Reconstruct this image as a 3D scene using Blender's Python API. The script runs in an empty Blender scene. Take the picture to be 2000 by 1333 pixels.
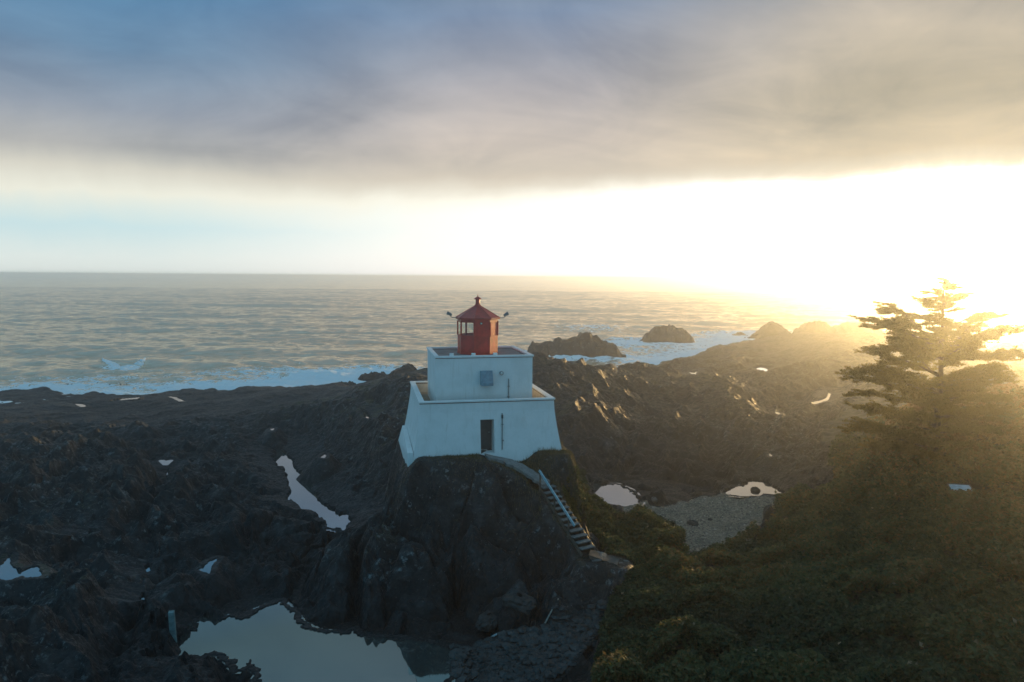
import bpy, math, random
import numpy as np
from mathutils import Vector, Matrix
R = math.radians
random.seed(7)
SC = bpy.context.scene
COL = SC.collection

# ------------------------------------------------------------------ camera
FPX = 1351.0                       # focal length in pixels of the 2000 px wide photograph
CAMZ = 18.5
PITCH = math.atan(126.0 / FPX)
ROLL = R(0.43)
f_ = np.array([0, math.cos(PITCH), -math.sin(PITCH)])
u0 = np.array([0, math.sin(PITCH), math.cos(PITCH)])
r0 = np.array([1.0, 0, 0])
r_ = r0 * math.cos(ROLL) + u0 * math.sin(ROLL)
u_ = -r0 * math.sin(ROLL) + u0 * math.cos(ROLL)
cam_d = bpy.data.cameras.new('camera')
cam_d.sensor_width = 36.0
cam_d.lens = FPX / 2000.0 * 36.0
cam_d.clip_start = 0.1
cam_d.clip_end = 60000
cam = bpy.data.objects.new('camera', cam_d)
COL.objects.link(cam)
cam.matrix_world = Matrix(((r_[0], u_[0], -f_[0], 0), (r_[1], u_[1], -f_[1], 0), (r_[2], u_[2], -f_[2], CAMZ), (0, 0, 0, 1)))
SC.camera = cam
SC.view_settings.view_transform = 'Standard'
SC.view_settings.look = 'None'
SC.view_settings.exposure = 0.0
SC.view_settings.gamma = 1.0
SC.cycles.use_denoising = True
SC.cycles.max_bounces = 6
SC.cycles.volume_bounces = 2
SC.cycles.transparent_max_bounces = 12
SC.cycles.sample_clamp_indirect = 6.0

def ray(px, py):
    return f_ + r_ * ((px - 1000.0) / FPX) + u_ * (-(py - 666.5) / FPX)
def at_z(px, py, z):
    d = ray(px, py); t = (z - CAMZ) / d[2]
    return np.array([d[0] * t, d[1] * t, z])
def at_d(px, py, D):
    d = ray(px, py); t = D / d[1]
    return np.array([d[0] * t, D, CAMZ + d[2] * t])
def to_px(x, y, z):
    zc = (z - CAMZ)
    a = x * r_[0] + y * r_[1] + zc * r_[2]
    b = x * u_[0] + y * u_[1] + zc * u_[2]
    c = x * f_[0] + y * f_[1] + zc * f_[2]
    return 1000 + FPX * a / c, 666.5 - FPX * b / c

# ------------------------------------------------------------------ sun and sky
SUN_AZ = R(35.5)
SUN_EL = R(1.9)
sdir = Vector((math.sin(SUN_AZ) * math.cos(SUN_EL), math.cos(SUN_AZ) * math.cos(SUN_EL), math.sin(SUN_EL)))
sun_d = bpy.data.lights.new('sun', 'SUN')
sun_d.energy = 5.0
sun_d.angle = R(0.5)
sun_d.color = (1.0, 0.63, 0.24)
sun = bpy.data.objects.new('sun', sun_d)
COL.objects.link(sun)
sun.rotation_euler = sdir.to_track_quat('Z', 'Y').to_euler()

W = bpy.data.worlds.new('World')
SC.world = W
W.use_nodes = True

class NT:
    """small helper to write node trees"""
    def __init__(s, tree):
        s.t = tree; s.n = tree.nodes; s.n.clear()
    def node(s, kind, **kw):
        n = s.n.new(kind)
        for k, v in kw.items():
            if k == 'inp':
                for kk, vv in v.items():
                    if hasattr(vv, 'is_output') or isinstance(vv, bpy.types.NodeSocket): s.t.links.new(vv, n.inputs[kk])
                    else: n.inputs[kk].default_value = vv
            else: setattr(n, k, v)
        return n
    def math(s, op, a, b=None, c=None, clamp=False):
        n = s.n.new('ShaderNodeMath'); n.operation = op; n.use_clamp = clamp
        for i, v in enumerate((a, b, c)):
            if v is None: continue
            if isinstance(v, bpy.types.NodeSocket): s.t.links.new(v, n.inputs[i])
            else: n.inputs[i].default_value = v
        return n.outputs[0]
    def smooth(s, v, a, b, lo=0.0, hi=1.0):
        n = s.n.new('ShaderNodeMapRange'); n.interpolation_type = 'SMOOTHSTEP'
        s.t.links.new(v, n.inputs[0])
        n.inputs[1].default_value = a; n.inputs[2].default_value = b
        n.inputs[3].default_value = lo; n.inputs[4].default_value = hi
        return n.outputs[0]
    def ramp(s, v, stops):
        n = s.n.new('ShaderNodeValToRGB'); cr = n.color_ramp
        cr.elements[0].position = stops[0][0]; cr.elements[0].color = (*stops[0][1], 1)
        cr.elements[1].position = stops[-1][0]; cr.elements[1].color = (*stops[-1][1], 1)
        for p, c in stops[1:-1]:
            e = cr.elements.new(p); e.color = (*c, 1)
        s.t.links.new(v, n.inputs[0])
        return n.outputs[0]
    def mix(s, fac, a, b, mode='MIX'):
        n = s.n.new('ShaderNodeMix'); n.data_type = 'RGBA'; n.blend_type = mode; n.clamp_factor = True
        for idx, v in ((0, fac), (6, a), (7, b)):
            if isinstance(v, bpy.types.NodeSocket): s.t.links.new(v, n.inputs[idx])
            elif idx == 0: n.inputs[0].default_value = v
            else: n.inputs[idx].default_value = (*v, 1)
        return n.outputs[2]
    def noise(s, vec, scale, detail=4.0, rough=0.55, dist=0.0):
        n = s.n.new('ShaderNodeTexNoise')
        if vec is not None: s.t.links.new(vec, n.inputs['Vector'])
        n.inputs['Scale'].default_value = scale; n.inputs['Detail'].default_value = detail
        n.inputs['Roughness'].default_value = rough; n.inputs['Distortion'].default_value = dist
        return n.outputs['Fac']
    def link(s, a, b): s.t.links.new(a, b)

def lin(r, g, b):
    def c(v):
        v /= 255.0
        return v / 12.92 if v <= 0.04045 else ((v + 0.055) / 1.055) ** 2.4
    return (c(r), c(g), c(b))

n = NT(W.node_tree)
tc = n.node('ShaderNodeTexCoord')
sep = n.node('ShaderNodeSeparateXYZ'); n.link(tc.outputs['Generated'], sep.inputs[0])
X, Y, Z = sep.outputs
el = n.math('MULTIPLY', n.math('ARCSINE', Z), 180 / math.pi)
hl = n.math('SQRT', n.math('ADD', n.math('ADD', n.math('MULTIPLY', X, X), n.math('MULTIPLY', Y, Y)), 1e-6))
ca = n.math('DIVIDE', n.math('ADD', n.math('MULTIPLY', X, math.sin(SUN_AZ)), n.math('MULTIPLY', Y, math.cos(SUN_AZ))), hl)
ang = n.math('MULTIPLY', n.math('ARCCOSINE', n.math('MINIMUM', n.math('MAXIMUM', ca, -0.9999), 0.9999)), 180 / math.pi)
# cloud deck seen in perspective: direction projected on a flat layer overhead
zz = n.math('ADD', n.math('MAXIMUM', Z, 0.0), 0.22)
comb = n.node('ShaderNodeCombineXYZ', inp={0: n.math('DIVIDE', X, zz), 1: n.math('DIVIDE', Y, zz), 2: 0.0})
mp = n.node('ShaderNodeMapping', inp={'Vector': comb.outputs[0], 'Rotation': (0, 0, R(-50)), 'Scale': (0.8, 1.5, 1)})
c1 = n.noise(mp.outputs[0], 1.1, 5, 0.52, 0.8)
mp2 = n.node('ShaderNodeMapping', inp={'Vector': tc.outputs['Generated'], 'Rotation': (0, R(32), 0), 'Scale': (1.0, 1.0, 1.9)})
c2 = n.noise(mp2.outputs[0], 5.0, 7, 0.58, 0.9)
cn = n.math('ADD', n.math('MULTIPLY', n.math('SUBTRACT', c1, 0.5), 0.9), n.math('MULTIPLY', n.math('SUBTRACT', c2, 0.5), 0.6))
c3 = n.noise(tc.outputs['Generated'], 6.0, 7, 0.6, 0.5)
edge = n.math('MULTIPLY', n.math('SUBTRACT', c3, 0.5), 1.6)
elp = n.math('ADD', n.math('ADD', el, edge), n.math('MULTIPLY', cn, 1.2))
# the deck's rim sits a little lower towards the sun
elp = n.math('ADD', elp, n.smooth(ang, 60, 5, 1.1, -0.1))
t = n.math('DIVIDE', n.math('MAXIMUM', elp, 0.0), 45.0, clamp=True)
LEFT = n.ramp(t, [(0.0, lin(218, 226, 222)), (0.05, lin(214, 228, 228)), (0.10, lin(190, 218, 226)), (0.150, lin(228, 228, 216)), (0.185, lin(216, 214, 202)),
                  (0.22, lin(176, 178, 178)), (0.28, lin(140, 152, 168)), (0.37, lin(106, 138, 168)), (0.50, lin(74, 126, 168)), (0.62, lin(84, 118, 134)), (1.0, lin(122, 166, 194))])
MID = n.ramp(t, [(0.0, lin(246, 246, 242)), (0.06, lin(246, 247, 244)), (0.125, lin(243, 244, 238)), (0.155, lin(240, 235, 220)), (0.19, lin(216, 206, 190)),
                 (0.25, lin(198, 190, 182)), (0.34, lin(172, 171, 176)), (0.46, lin(126, 144, 170)), (0.62, lin(92, 114, 126)), (1.0, lin(124, 162, 188))])
RIGHT = n.ramp(t, [(0.0, (0.98, 0.98, 1.0)), (0.150, (0.98, 0.99, 1.0)), (0.166, lin(242, 234, 212)), (0.20, lin(218, 204, 178)), (0.29, lin(206, 194, 170)),
                   (0.42, lin(184, 178, 168)), (0.5, lin(160, 164, 170)), (0.62, lin(124, 126, 126)), (1.0, lin(124, 150, 170))])
BACK = n.ramp(t, [(0.0, lin(92, 160, 192)), (0.3, lin(92, 164, 198)), (0.7, lin(98, 166, 202)), (1.0, lin(116, 164, 194))])
a1 = n.mix(n.smooth(ang, 34, 66), MID, LEFT)
a2 = n.mix(n.smooth(ang, 6, 33), RIGHT, a1)
# cloud texture only inside the deck
deck = n.smooth(t, 0.16, 0.24)
tex = n.math('ADD', 1.07, n.math('MULTIPLY', n.math('MULTIPLY', cn, 1.25), deck))
mulc = n.node('ShaderNodeCombineXYZ', inp={0: tex, 1: n.math('POWER', tex, 0.85), 2: n.math('POWER', tex, 0.65)})
a3 = n.mix(1.0, a2, mulc.outputs[0], 'MULTIPLY')
a4 = n.mix(n.smooth(ang, 78, 120), a3, BACK)
# glow of the low sun behind the thin air
vd = n.node('ShaderNodeVectorMath', operation='DOT_PRODUCT'); n.link(tc.outputs['Generated'], vd.inputs[0]); vd.inputs[1].default_value = sdir
gang = n.math('MULTIPLY', n.math('ARCCOSINE', n.math('MINIMUM', n.math('MAXIMUM', vd.outputs['Value'], -0.9999), 0.9999)), 180 / math.pi)
glow = n.math('MULTIPLY', n.math('EXPONENT', n.math('MULTIPLY', gang, -0.065)), n.smooth(t, 0.18, 0.145, 0.0, 1.3))
glc = n.mix(1.0, (1.0, 0.93, 0.78), (0, 0, 0), 'ADD')
gm = n.node('ShaderNodeVectorMath', operation='SCALE'); gm.inputs[0].default_value = (0.86, 0.95, 1.10); n.link(glow, gm.inputs['Scale'])
a5 = n.mix(1.0, a4, gm.outputs[0], 'ADD')
sky = n.node('ShaderNodeTexSky', sky_type='NISHITA', sun_disc=False, sun_elevation=SUN_EL, sun_rotation=SUN_AZ, altitude=20, air_density=1.0, dust_density=1.0, ozone_density=2.0)
bg1 = n.node('ShaderNodeBackground', inp={'Color': sky.outputs[0], 'Strength': n.smooth(t, 0.145, 0.19, 0.05, 0.0)})
bg2 = n.node('ShaderNodeBackground', inp={'Color': a5, 'Strength': 0.95})
ad = n.node('ShaderNodeAddShader'); n.link(bg1.outputs[0], ad.inputs[0]); n.link(bg2.outputs[0], ad.inputs[1])
wo = n.node('ShaderNodeOutputWorld'); n.link(ad.outputs[0], wo.inputs[0])

# ------------------------------------------------------------------ object helpers
def props(o, label=None, cat=None, group=None, kind=None):
    if label: o['label'] = label
    if cat: o['category'] = cat
    if group: o['group'] = group
    if kind: o['kind'] = kind
    return o
def empty(name, loc, label, cat, group=None, rz=0.0):
    o = bpy.data.objects.new(name, None); COL.objects.link(o)
    o.location = loc; o.rotation_euler = (0, 0, rz); o.empty_display_size = 0.3
    return props(o, label, cat, group)
def mesh_np(name, verts, faces, mat, parent=None, attrs=None, smooth=False):
    """verts (N,3), faces (M,k) arrays -> one mesh object"""
    verts = np.asarray(verts, dtype=np.float32); faces = np.asarray(faces, dtype=np.int32)
    k = faces.shape[1]
    me = bpy.data.meshes.new(name)
    me.vertices.add(len(verts)); me.vertices.foreach_set('co', verts.ravel())
    me.loops.add(faces.size); me.loops.foreach_set('vertex_index', faces.ravel())
    me.polygons.add(len(faces))
    me.polygons.foreach_set('loop_start', np.arange(0, faces.size, k, dtype=np.int32))
    me.polygons.foreach_set('loop_total', np.full(len(faces), k, dtype=np.int32))
    me.polygons.foreach_set('use_smooth', np.full(len(faces), bool(smooth)))
    me.update(calc_edges=True)
    for an, arr in (attrs or {}).items():
        a = me.attributes.new(an, 'FLOAT', 'POINT'); a.data.foreach_set('value', np.asarray(arr, dtype=np.float32))
    me.materials.append(mat)
    o = bpy.data.objects.new(name, me); COL.objects.link(o)
    if parent: o.parent = parent
    return o
class MB:
    """collects simple shapes and links them as one mesh"""
    def __init__(s): s.v = []; s.f = []
    def poly(s, pts, faces):
        b = len(s.v); s.v += [tuple(map(float, p)) for p in pts]; s.f += [tuple(b + i for i in f) for f in faces]
    def box(s, x0, x1, y0, y1, z0, z1):
        s.poly([(x0, y0, z0), (x1, y0, z0), (x1, y1, z0), (x0, y1, z0), (x0, y0, z1), (x1, y0, z1), (x1, y1, z1), (x0, y1, z1)],
               [(0, 3, 2, 1), (4, 5, 6, 7), (0, 1, 5, 4), (1, 2, 6, 5), (2, 3, 7, 6), (3, 0, 4, 7)])
    def loft(s, rings, cap=True):
        b = len(s.v); k = len(rings[0])
        for r in rings: s.v += [tuple(map(float, p)) for p in r]
        for i in range(len(rings) - 1):
            for j in range(k):
                a = b + i * k + j; c = b + i * k + (j + 1) % k
                s.f.append((a, c, c + k, a + k))
        if cap:
            s.f.append(tuple(b + j for j in reversed(range(k))))
            s.f.append(tuple(b + (len(rings) - 1) * k + j for j in range(k)))
    def tube(s, pts, rad, k=8):
        pts = [Vector(p) for p in pts]
        if not hasattr(rad, '__len__'): rad = [rad] * len(pts)
        rings = []
        for i, p in enumerate(pts):
            d = (pts[min(i + 1, len(pts) - 1)] - pts[max(i - 1, 0)]).normalized()
            a = d.orthogonal().normalized() if i == 0 else (a - d * a.dot(d)).normalized()
            b = d.cross(a)
            rings.append([p + (a * math.cos(2 * math.pi * j / k) + b * math.sin(2 * math.pi * j / k)) * rad[i] for j in range(k)])
        s.loft(rings)
    def ngon(s, cx, cy, z, r, k, a0=0.0):
        return [(cx + r * math.cos(a0 + 2 * math.pi * j / k), cy + r * math.sin(a0 + 2 * math.pi * j / k), z) for j in range(k)]
    def bar(s, p, q, w, h):
        """box beam from p to q, w wide, h high"""
        p = Vector(p); q = Vector(q); d = (q - p).normalized(); side = d.cross(Vector((0, 0, 1)))
        side = side.normalized() if side.length > 1e-4 else Vector((1, 0, 0))
        up = side.cross(d).normalized()
        pts = [c + side * sx * w / 2 + up * sz * h / 2 for c in (p, q) for sx, sz in ((-1, -1), (1, -1), (1, 1), (-1, 1))]
        s.poly(pts, [(0, 3, 2, 1), (4, 5, 6, 7), (0, 1, 5, 4), (1, 2, 6, 5), (2, 3, 7, 6), (3, 0, 4, 7)])
    def build(s, name, mat, parent=None, bevel=0.0, smooth=False):
        me = bpy.data.meshes.new(name); me.from_pydata(s.v, [], s.f); me.update()
        me.materials.append(mat)
        if smooth: me.polygons.foreach_set('use_smooth', [True] * len(me.polygons))
        o = bpy.data.objects.new(name, me); COL.objects.link(o)
        if parent: o.parent = parent
        if bevel:
            m = o.modifiers.new('bevel', 'BEVEL'); m.width = bevel; m.segments = 2; m.limit_method = 'ANGLE'
        return o

# ------------------------------------------------------------------ numpy noise
def _h(ix, iy, seed):
    h = (ix.astype(np.int64) * 374761393 + iy.astype(np.int64) * 668265263 + seed * 2147483647) & 0xFFFFFFFF
    h = ((h ^ (h >> 13)) * 1274126177) & 0xFFFFFFFF
    h = (h ^ (h >> 16)) & 0xFFFFFFFF
    return h.astype(np.float64) / 4294967295.0
def perlin(x, y, seed=0):
    ix = np.floor(x); iy = np.floor(y); fx = x - ix; fy = y - iy
    sx = fx * fx * fx * (fx * (fx * 6 - 15) + 10); sy = fy * fy * fy * (fy * (fy * 6 - 15) + 10)
    def g(dx, dy):
        a = _h(ix + dx, iy + dy, seed) * 2 * np.pi
        return np.cos(a) * (fx - dx) + np.sin(a) * (fy - dy)
    a = g(0, 0) * (1 - sx) + g(1, 0) * sx
    b = g(0, 1) * (1 - sx) + g(1, 1) * sx
    return (a * (1 - sy) + b * sy) * 1.5
def fbm(x, y, octs=4, seed=0, gain=0.5):
    s = 0; a = 1.0
    for i in range(octs):
        s = s + a * perlin(x, y, seed + i * 17); x = x * 2.03 + 11.3; y = y * 2.03 - 7.1; a *= gain
    return s
def ridged(x, y, octs=4, seed=0, gain=0.5):
    s = 0; a = 1.0; w = 1.0
    for i in range(octs):
        v = 1 - np.abs(perlin(x, y, seed + i * 13)) * 1.6
        v = np.clip(v, -0.2, 1); v = v * v * w; w = np.clip(v * 1.5, 0, 1)
        s = s + a * v; x = x * 2.1 + 3.7; y = y * 2.1 + 9.2; a *= gain
    return s
def cells(x, y, seed=0, tilt=False):
    """distance to the nearest and second nearest random point, and the nearest one's own random value"""
    ix = np.floor(x); iy = np.floor(y)
    f1 = np.full(x.shape, 9.0); f2 = np.full(x.shape, 9.0); idv = np.zeros(x.shape); tl = np.zeros(x.shape)
    for dx in (-1, 0, 1):
        for dy in (-1, 0, 1):
            cx = ix + dx; cy = iy + dy
            px = cx + _h(cx, cy, seed); py = cy + _h(cx, cy, seed + 5)
            d = np.hypot(x - px, y - py); near = d < f1
            f2 = np.where(near, f1, np.minimum(f2, d))
            idv = np.where(near, _h(cx, cy, seed + 9), idv)
            if tilt: tl = np.where(near, (x - px) * (_h(cx, cy, seed + 11) - 0.5) + (y - py) * (_h(cx, cy, seed + 12) - 0.5), tl)
            f1 = np.where(near, d, f1)
    return (f1, f2, idv, tl) if tilt else (f1, f2, idv)
def sst(v, a, b):
    t = np.clip((v - a) / (b - a), 0, 1); return t * t * (3 - 2 * t)
def inside(px, py, poly):
    c = np.zeros(px.shape, bool); n_ = len(poly)
    for i in range(n_):
        x1, y1 = poly[i][:2]; x2, y2 = poly[(i + 1) % n_][:2]
        if y1 == y2: continue
        c ^= ((y1 > py) != (y2 > py)) & (px < (x2 - x1) * (py - y1) / (y2 - y1) + x1)
    return c
def segdist(px, py, poly, closed=True):
    d = np.full(px.shape, 1e9); n_ = len(poly)
    for i in range(n_ if closed else n_ - 1):
        x1, y1 = poly[i][:2]; x2, y2 = poly[(i + 1) % n_][:2]
        L = (x2 - x1) ** 2 + (y2 - y1) ** 2 + 1e-12
        t = np.clip(((px - x1) * (x2 - x1) + (py - y1) * (y2 - y1)) / L, 0, 1)
        d = np.minimum(d, np.hypot(px - x1 - t * (x2 - x1), py - y1 - t * (y2 - y1)))
    return d
def sdf(px, py, poly):
    """positive outside"""
    d = segdist(px, py, poly); return np.where(inside(px, py, poly), -d, d)

# ------------------------------------------------------------------ terrain layout
CP = [  # photo x, photo y, distance: ground heights read off the photograph
 (-150,775,100),(0,775,100),(200,782,97),(400,778,99),(560,770,98),(0,850,70),(200,850,70),(400,850,70),(-150,850,70),(550,800,80),(640,785,85),
 (700,765,80),(790,735,75),(700,820,66),(650,900,58),(750,880,55),(760,820,62),(-150,950,48),(0,950,48),(200,950,48),(400,950,50),(470,900,58),
 (-100,1050,38),(0,1050,38),(200,1050,39),(400,1050,41),(500,1000,46),(0,1200,28.5),(150,1200,30),(300,1180,32),(0,1320,24),(250,1320,25.5),(-150,1250,26),
 (450,1120,37.5),(550,1080,41),(600,1150,36),(640,1072,37.2),(420,1275,31),(480,1310,30),(150,1420,22),(-100,1450,21),
 (700,1040,44),(760,960,45),(790,915,43.5),(725,1100,36.2),(780,1060,37.4),(820,1000,41),(870,960,41.5),(870,920,41.5),(805,893,42),(950,900,40.8),
 (950,885,41.5),(1090,885,43),(1040,930,41),(900,1000,39.5),(1000,1000,39.5),(850,1100,35.8),(950,1080,37),(800,1180,34.3),(850,1225,34.0),(650,1200,34.9),
 (660,1140,35.5),(900,1180,35.5),(1050,1050,38),(950,1150,35.8),(960,1220,33.8),(1050,1250,32.3),(1150,1200,34),(1000,1300,30.8),(1100,1120,35.6),(1180,1130,35.4),
 (1220,1104,36),(1170,1090,36.6),(1300,1000,52),(1350,1050,46.5),(1400,1085,43.8),(1460,1000,51.5),(1250,985,54),(1280,1060,42.5),(1350,1110,40),
 (1150,980,49),(1150,1040,42),(1300,1150,36),(1200,1250,31),(1300,1300,27.5),(1200,1340,27),(1500,1150,35),(1500,1300,25),(1700,1300,23),(1900,1300,22),(2100,1300,21.5),
 (1500,1060,42),(1600,980,48),(1700,1100,33),(1900,1100,30),(2100,1100,28),(1700,960,44),(1875,970,38),(1990,1000,34),(1820,880,42),(1990,850,42),(1985,805,50),
 (1700,1450,19),(1300,1450,22),(2100,1450,19),(2100,900,38),(2100,790,50),
 (1940,795,55),(1700,880,48),(1850,800,52),(1120,900,60),(1200,880,66),(1300,900,64),(1100,760,76),(1060,712,82),(1110,708,84),(1150,735,88),(1140,810,70),
 (1180,730,100),(1225,708,112),(1290,728,118),(1260,765,95),(1300,800,80),(1300,850,70),(1400,830,72),(1420,880,66),(1380,760,95),(1500,900,62),(1600,900,58),(1560,840,70),(1650,820,72),
 (1600,775,90),(1340,715,140),(1400,700,150),(1450,682,165),(1540,692,150),(1600,674,165),(1660,670,165),(1700,700,130),(1700,780,85),(1780,700,130),(1850,730,100),(1900,712,120),
 (1990,740,110),(1500,730,122),(1060,850,66),(960,760,78),(880,745,80),(950,850,60),(2200,800,60),(2200,720,110),(1800,665,170),(2000,730,150)]
P3 = np.array([at_d(*c) for c in CP])
def warp(x, y):
    return x / (y + 12.0) * 2.2, np.log(y) * 1.6
wx, wy = warp(P3[:, 0], P3[:, 1])
def _phi(r2): return 0.5 * r2 * np.log(r2 + 1e-9)
Nn = len(P3)
K = _phi((wx[:, None] - wx) ** 2 + (wy[:, None] - wy) ** 2) + np.eye(Nn) * 0.002
Pm = np.column_stack([np.ones(Nn), wx, wy])
A = np.block([[K, Pm], [Pm.T, np.zeros((3, 3))]])
sol = np.linalg.solve(A, np.concatenate([P3[:, 2], np.zeros(3)]))
def tps(x, y):
    a, b = warp(x, y); out = sol[Nn] + sol[Nn + 1] * a + sol[Nn + 2] * b
    for i in range(Nn): out = out + sol[i] * _phi((a - wx[i]) ** 2 + (b - wy[i]) ** 2)
    return out
def pw(pts, z): return [tuple(at_z(px, py, z)[:2]) for px, py in pts]
# waterline of the sea (photo points at sea level, then plain world points where land hides it)
COAST = pw([(-500,775),(-200,772),(0,768),(60,764),(80,760),(110,772),(170,778),(182,768),(195,772),(240,778),(330,772),(355,762),(400,764),(450,766),(480,758),(520,760),(575,764),(600,770),(650,770),(690,766)], 0.0) \
      + [(-24, 104), (-16, 108), (-6, 104), (3, 99), (10, 103), (15, 112), (20, 122), (26, 131), (30, 138), (33, 150), (40, 158), (52, 176), (64, 194), (74, 203), (90, 205), (104, 196), (112, 186), (122, 172), (118, 160), (128, 150), (145, 150), (165, 158), (230, 170), (420, 190)]
SEA_POLY = COAST + [(3000, 190), (3000, 9000), (-3000, 9000), (-3000, COAST[0][1])]
POOLS = {   # name -> (level, photo outline)
 'gully': (1.2, [(543,872),(554,889),(569,903),(565,911),(580,924),(592,934),(600,932),(606,950),(600,960),(616,969),(614,978),(630,990),(650,1002),(659,1010),(672,1005),(677,1020),(672,1033),(654,1030),(640,1017),(616,999),(600,996),(586,984),(570,977),(574,960),(568,940),(563,926),(561,912),(548,912),(542,900),(534,894),(542,890)]),
 'front': (0.8, [(347,1282),(350,1252),(360,1240),(382,1232),(391,1209),(405,1206),(422,1214),(445,1207),(470,1210),(500,1195),(545,1176),(565,1195),(586,1222),(620,1236),(680,1240),(688,1234),(700,1241),(740,1248),(800,1252),(860,1262),(888,1278),(884,1300),(870,1330),(865,1400),(840,1470),(560,1480),(510,1400),(505,1345),(512,1312),(490,1290),(468,1306),(455,1290),(425,1268),(392,1283),(365,1280)]),
 'left': (3.0, [(8,1098),(20,1084),(22,1105),(40,1118),(58,1110),(72,1108),(81,1118),(78,1127),(55,1128),(40,1127),(20,1134),(2,1132),(-12,1122)]),
 'notch': (2.6, [(388,1113),(400,1104),(407,1098),(426,1090),(415,1105),(408,1122),(400,1118)]),
 'slope': (4.9, [(704,801),(712,803),(722,812),(720,819),(712,815)]),
 'chip': (2.6, [(315,900),(322,902),(333,900),(324,908)]),
 'chip2': (2.6, [(325,920),(328,919),(330,928),(325,934)]),
 'chip3': (2.8, [(172,1046),(176,1037),(187,1037),(180,1042)]),
 'chip4': (2.9, [(284,1110),(290,1104),(295,1108),(290,1121)]),
 'chip5': (3.2, [(272,1174),(280,1162),(287,1173)]),
 'chip6': (2.9, [(626,894),(634,886),(638,890),(633,896)]),
 'chip7': (2.3, [(528,838),(536,836),(532,844)]),
 'cove': (0.7, [(1156,945),(1164,942),(1178,947),(1205,947),(1228,957),(1252,978),(1246,984),(1235,990),(1218,988),(1190,986),(1180,988),(1160,984)]),
 'beach_pool': (0.7, [(1417,966),(1424,952),(1450,950),(1458,942),(1470,937),(1485,939),(1500,942),(1512,954),(1533,962),(1533,966),(1500,967),(1465,971),(1440,968)]),
 'far_pool': (2.0, [(1470,719),(1478,715),(1495,716),(1512,717),(1498,723),(1504,726),(1512,736),(1502,732),(1492,726),(1480,723)]),
 'bend_pool': (2.6, [(1576,792),(1584,786),(1600,782),(1614,776),(1618,766),(1623,770),(1618,782),(1600,788),(1586,792)]),
 'glint': (1.9, [(1499,880),(1508,889),(1512,888),(1505,893)]),
 'glint2': (2.6, [(1514,804),(1525,808),(1522,811),(1515,808)]),
 'shelf_pool': (0.55, [(213,785),(232,783),(250,781),(268,780),(274,776),(262,777),(240,779),(222,782)]),
 'shelf_pool2': (0.6, [(142,788),(160,788),(170,794),(160,797),(150,792)]),
 'shelf_pool3': (0.55, [(325,774),(345,776),(362,785),(350,785),(335,778)]),
 'shelf_pool4': (0.9, [(1347,726),(1356,728),(1362,724),(1358,733),(1350,733)]),
}
# lighthouse footing
LX, LY, LTH = -2.32, 46.5, R(12.0)
# stairs
ST_TOP = at_d(1068, 947, 40.4); ST_BOT = at_d(1150, 1076, 36.9)
PATH = [tuple(at_d(*c)) for c in ((950, 891, 41.3), (985, 899, 41.6), (1015, 911, 41.3), (1045, 930, 40.9), (1068, 945, 40.5))]
PATH2 = [tuple(at_d(*c)) for c in ((1152, 1080, 36.7), (1185, 1092, 36.5), (1208, 1099, 36.3))]

BEACH_PX = [(1215,990),(1300,985),(1400,968),(1540,966),(1512,985),(1500,1010),(1485,1040),(1440,1075),(1425,1092),(1380,1088),(1335,1075),(1330,1058),(1290,1035),(1240,1030),(1215,1010)]
COBBLE_PX = [(885,1275),(940,1245),(1010,1235),(1090,1215),(1180,1190),(1185,1215),(1160,1260),(1130,1290),(1080,1320),(1000,1345),(870,1345)]
VEG_PX = [(1165,1345),(1180,1260),(1185,1190),(1222,1145),(1232,1114),(1330,1100),(1420,1100),(1455,1085),(1518,1045),(1522,1005),(1545,972),(1590,957),(1650,930),(1620,880),(1600,835),(1660,790),(1740,770),(1850,790),(1930,750),(2400,730),(2400,1700),(1100,1700)]
VEG2_PX = [(1096,900),(1140,905),(1150,960),(1165,990),(1215,1020),(1290,1032),(1335,1065),(1335,1085),(1260,1110),(1195,1085),(1150,1050),(1110,975)]

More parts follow.
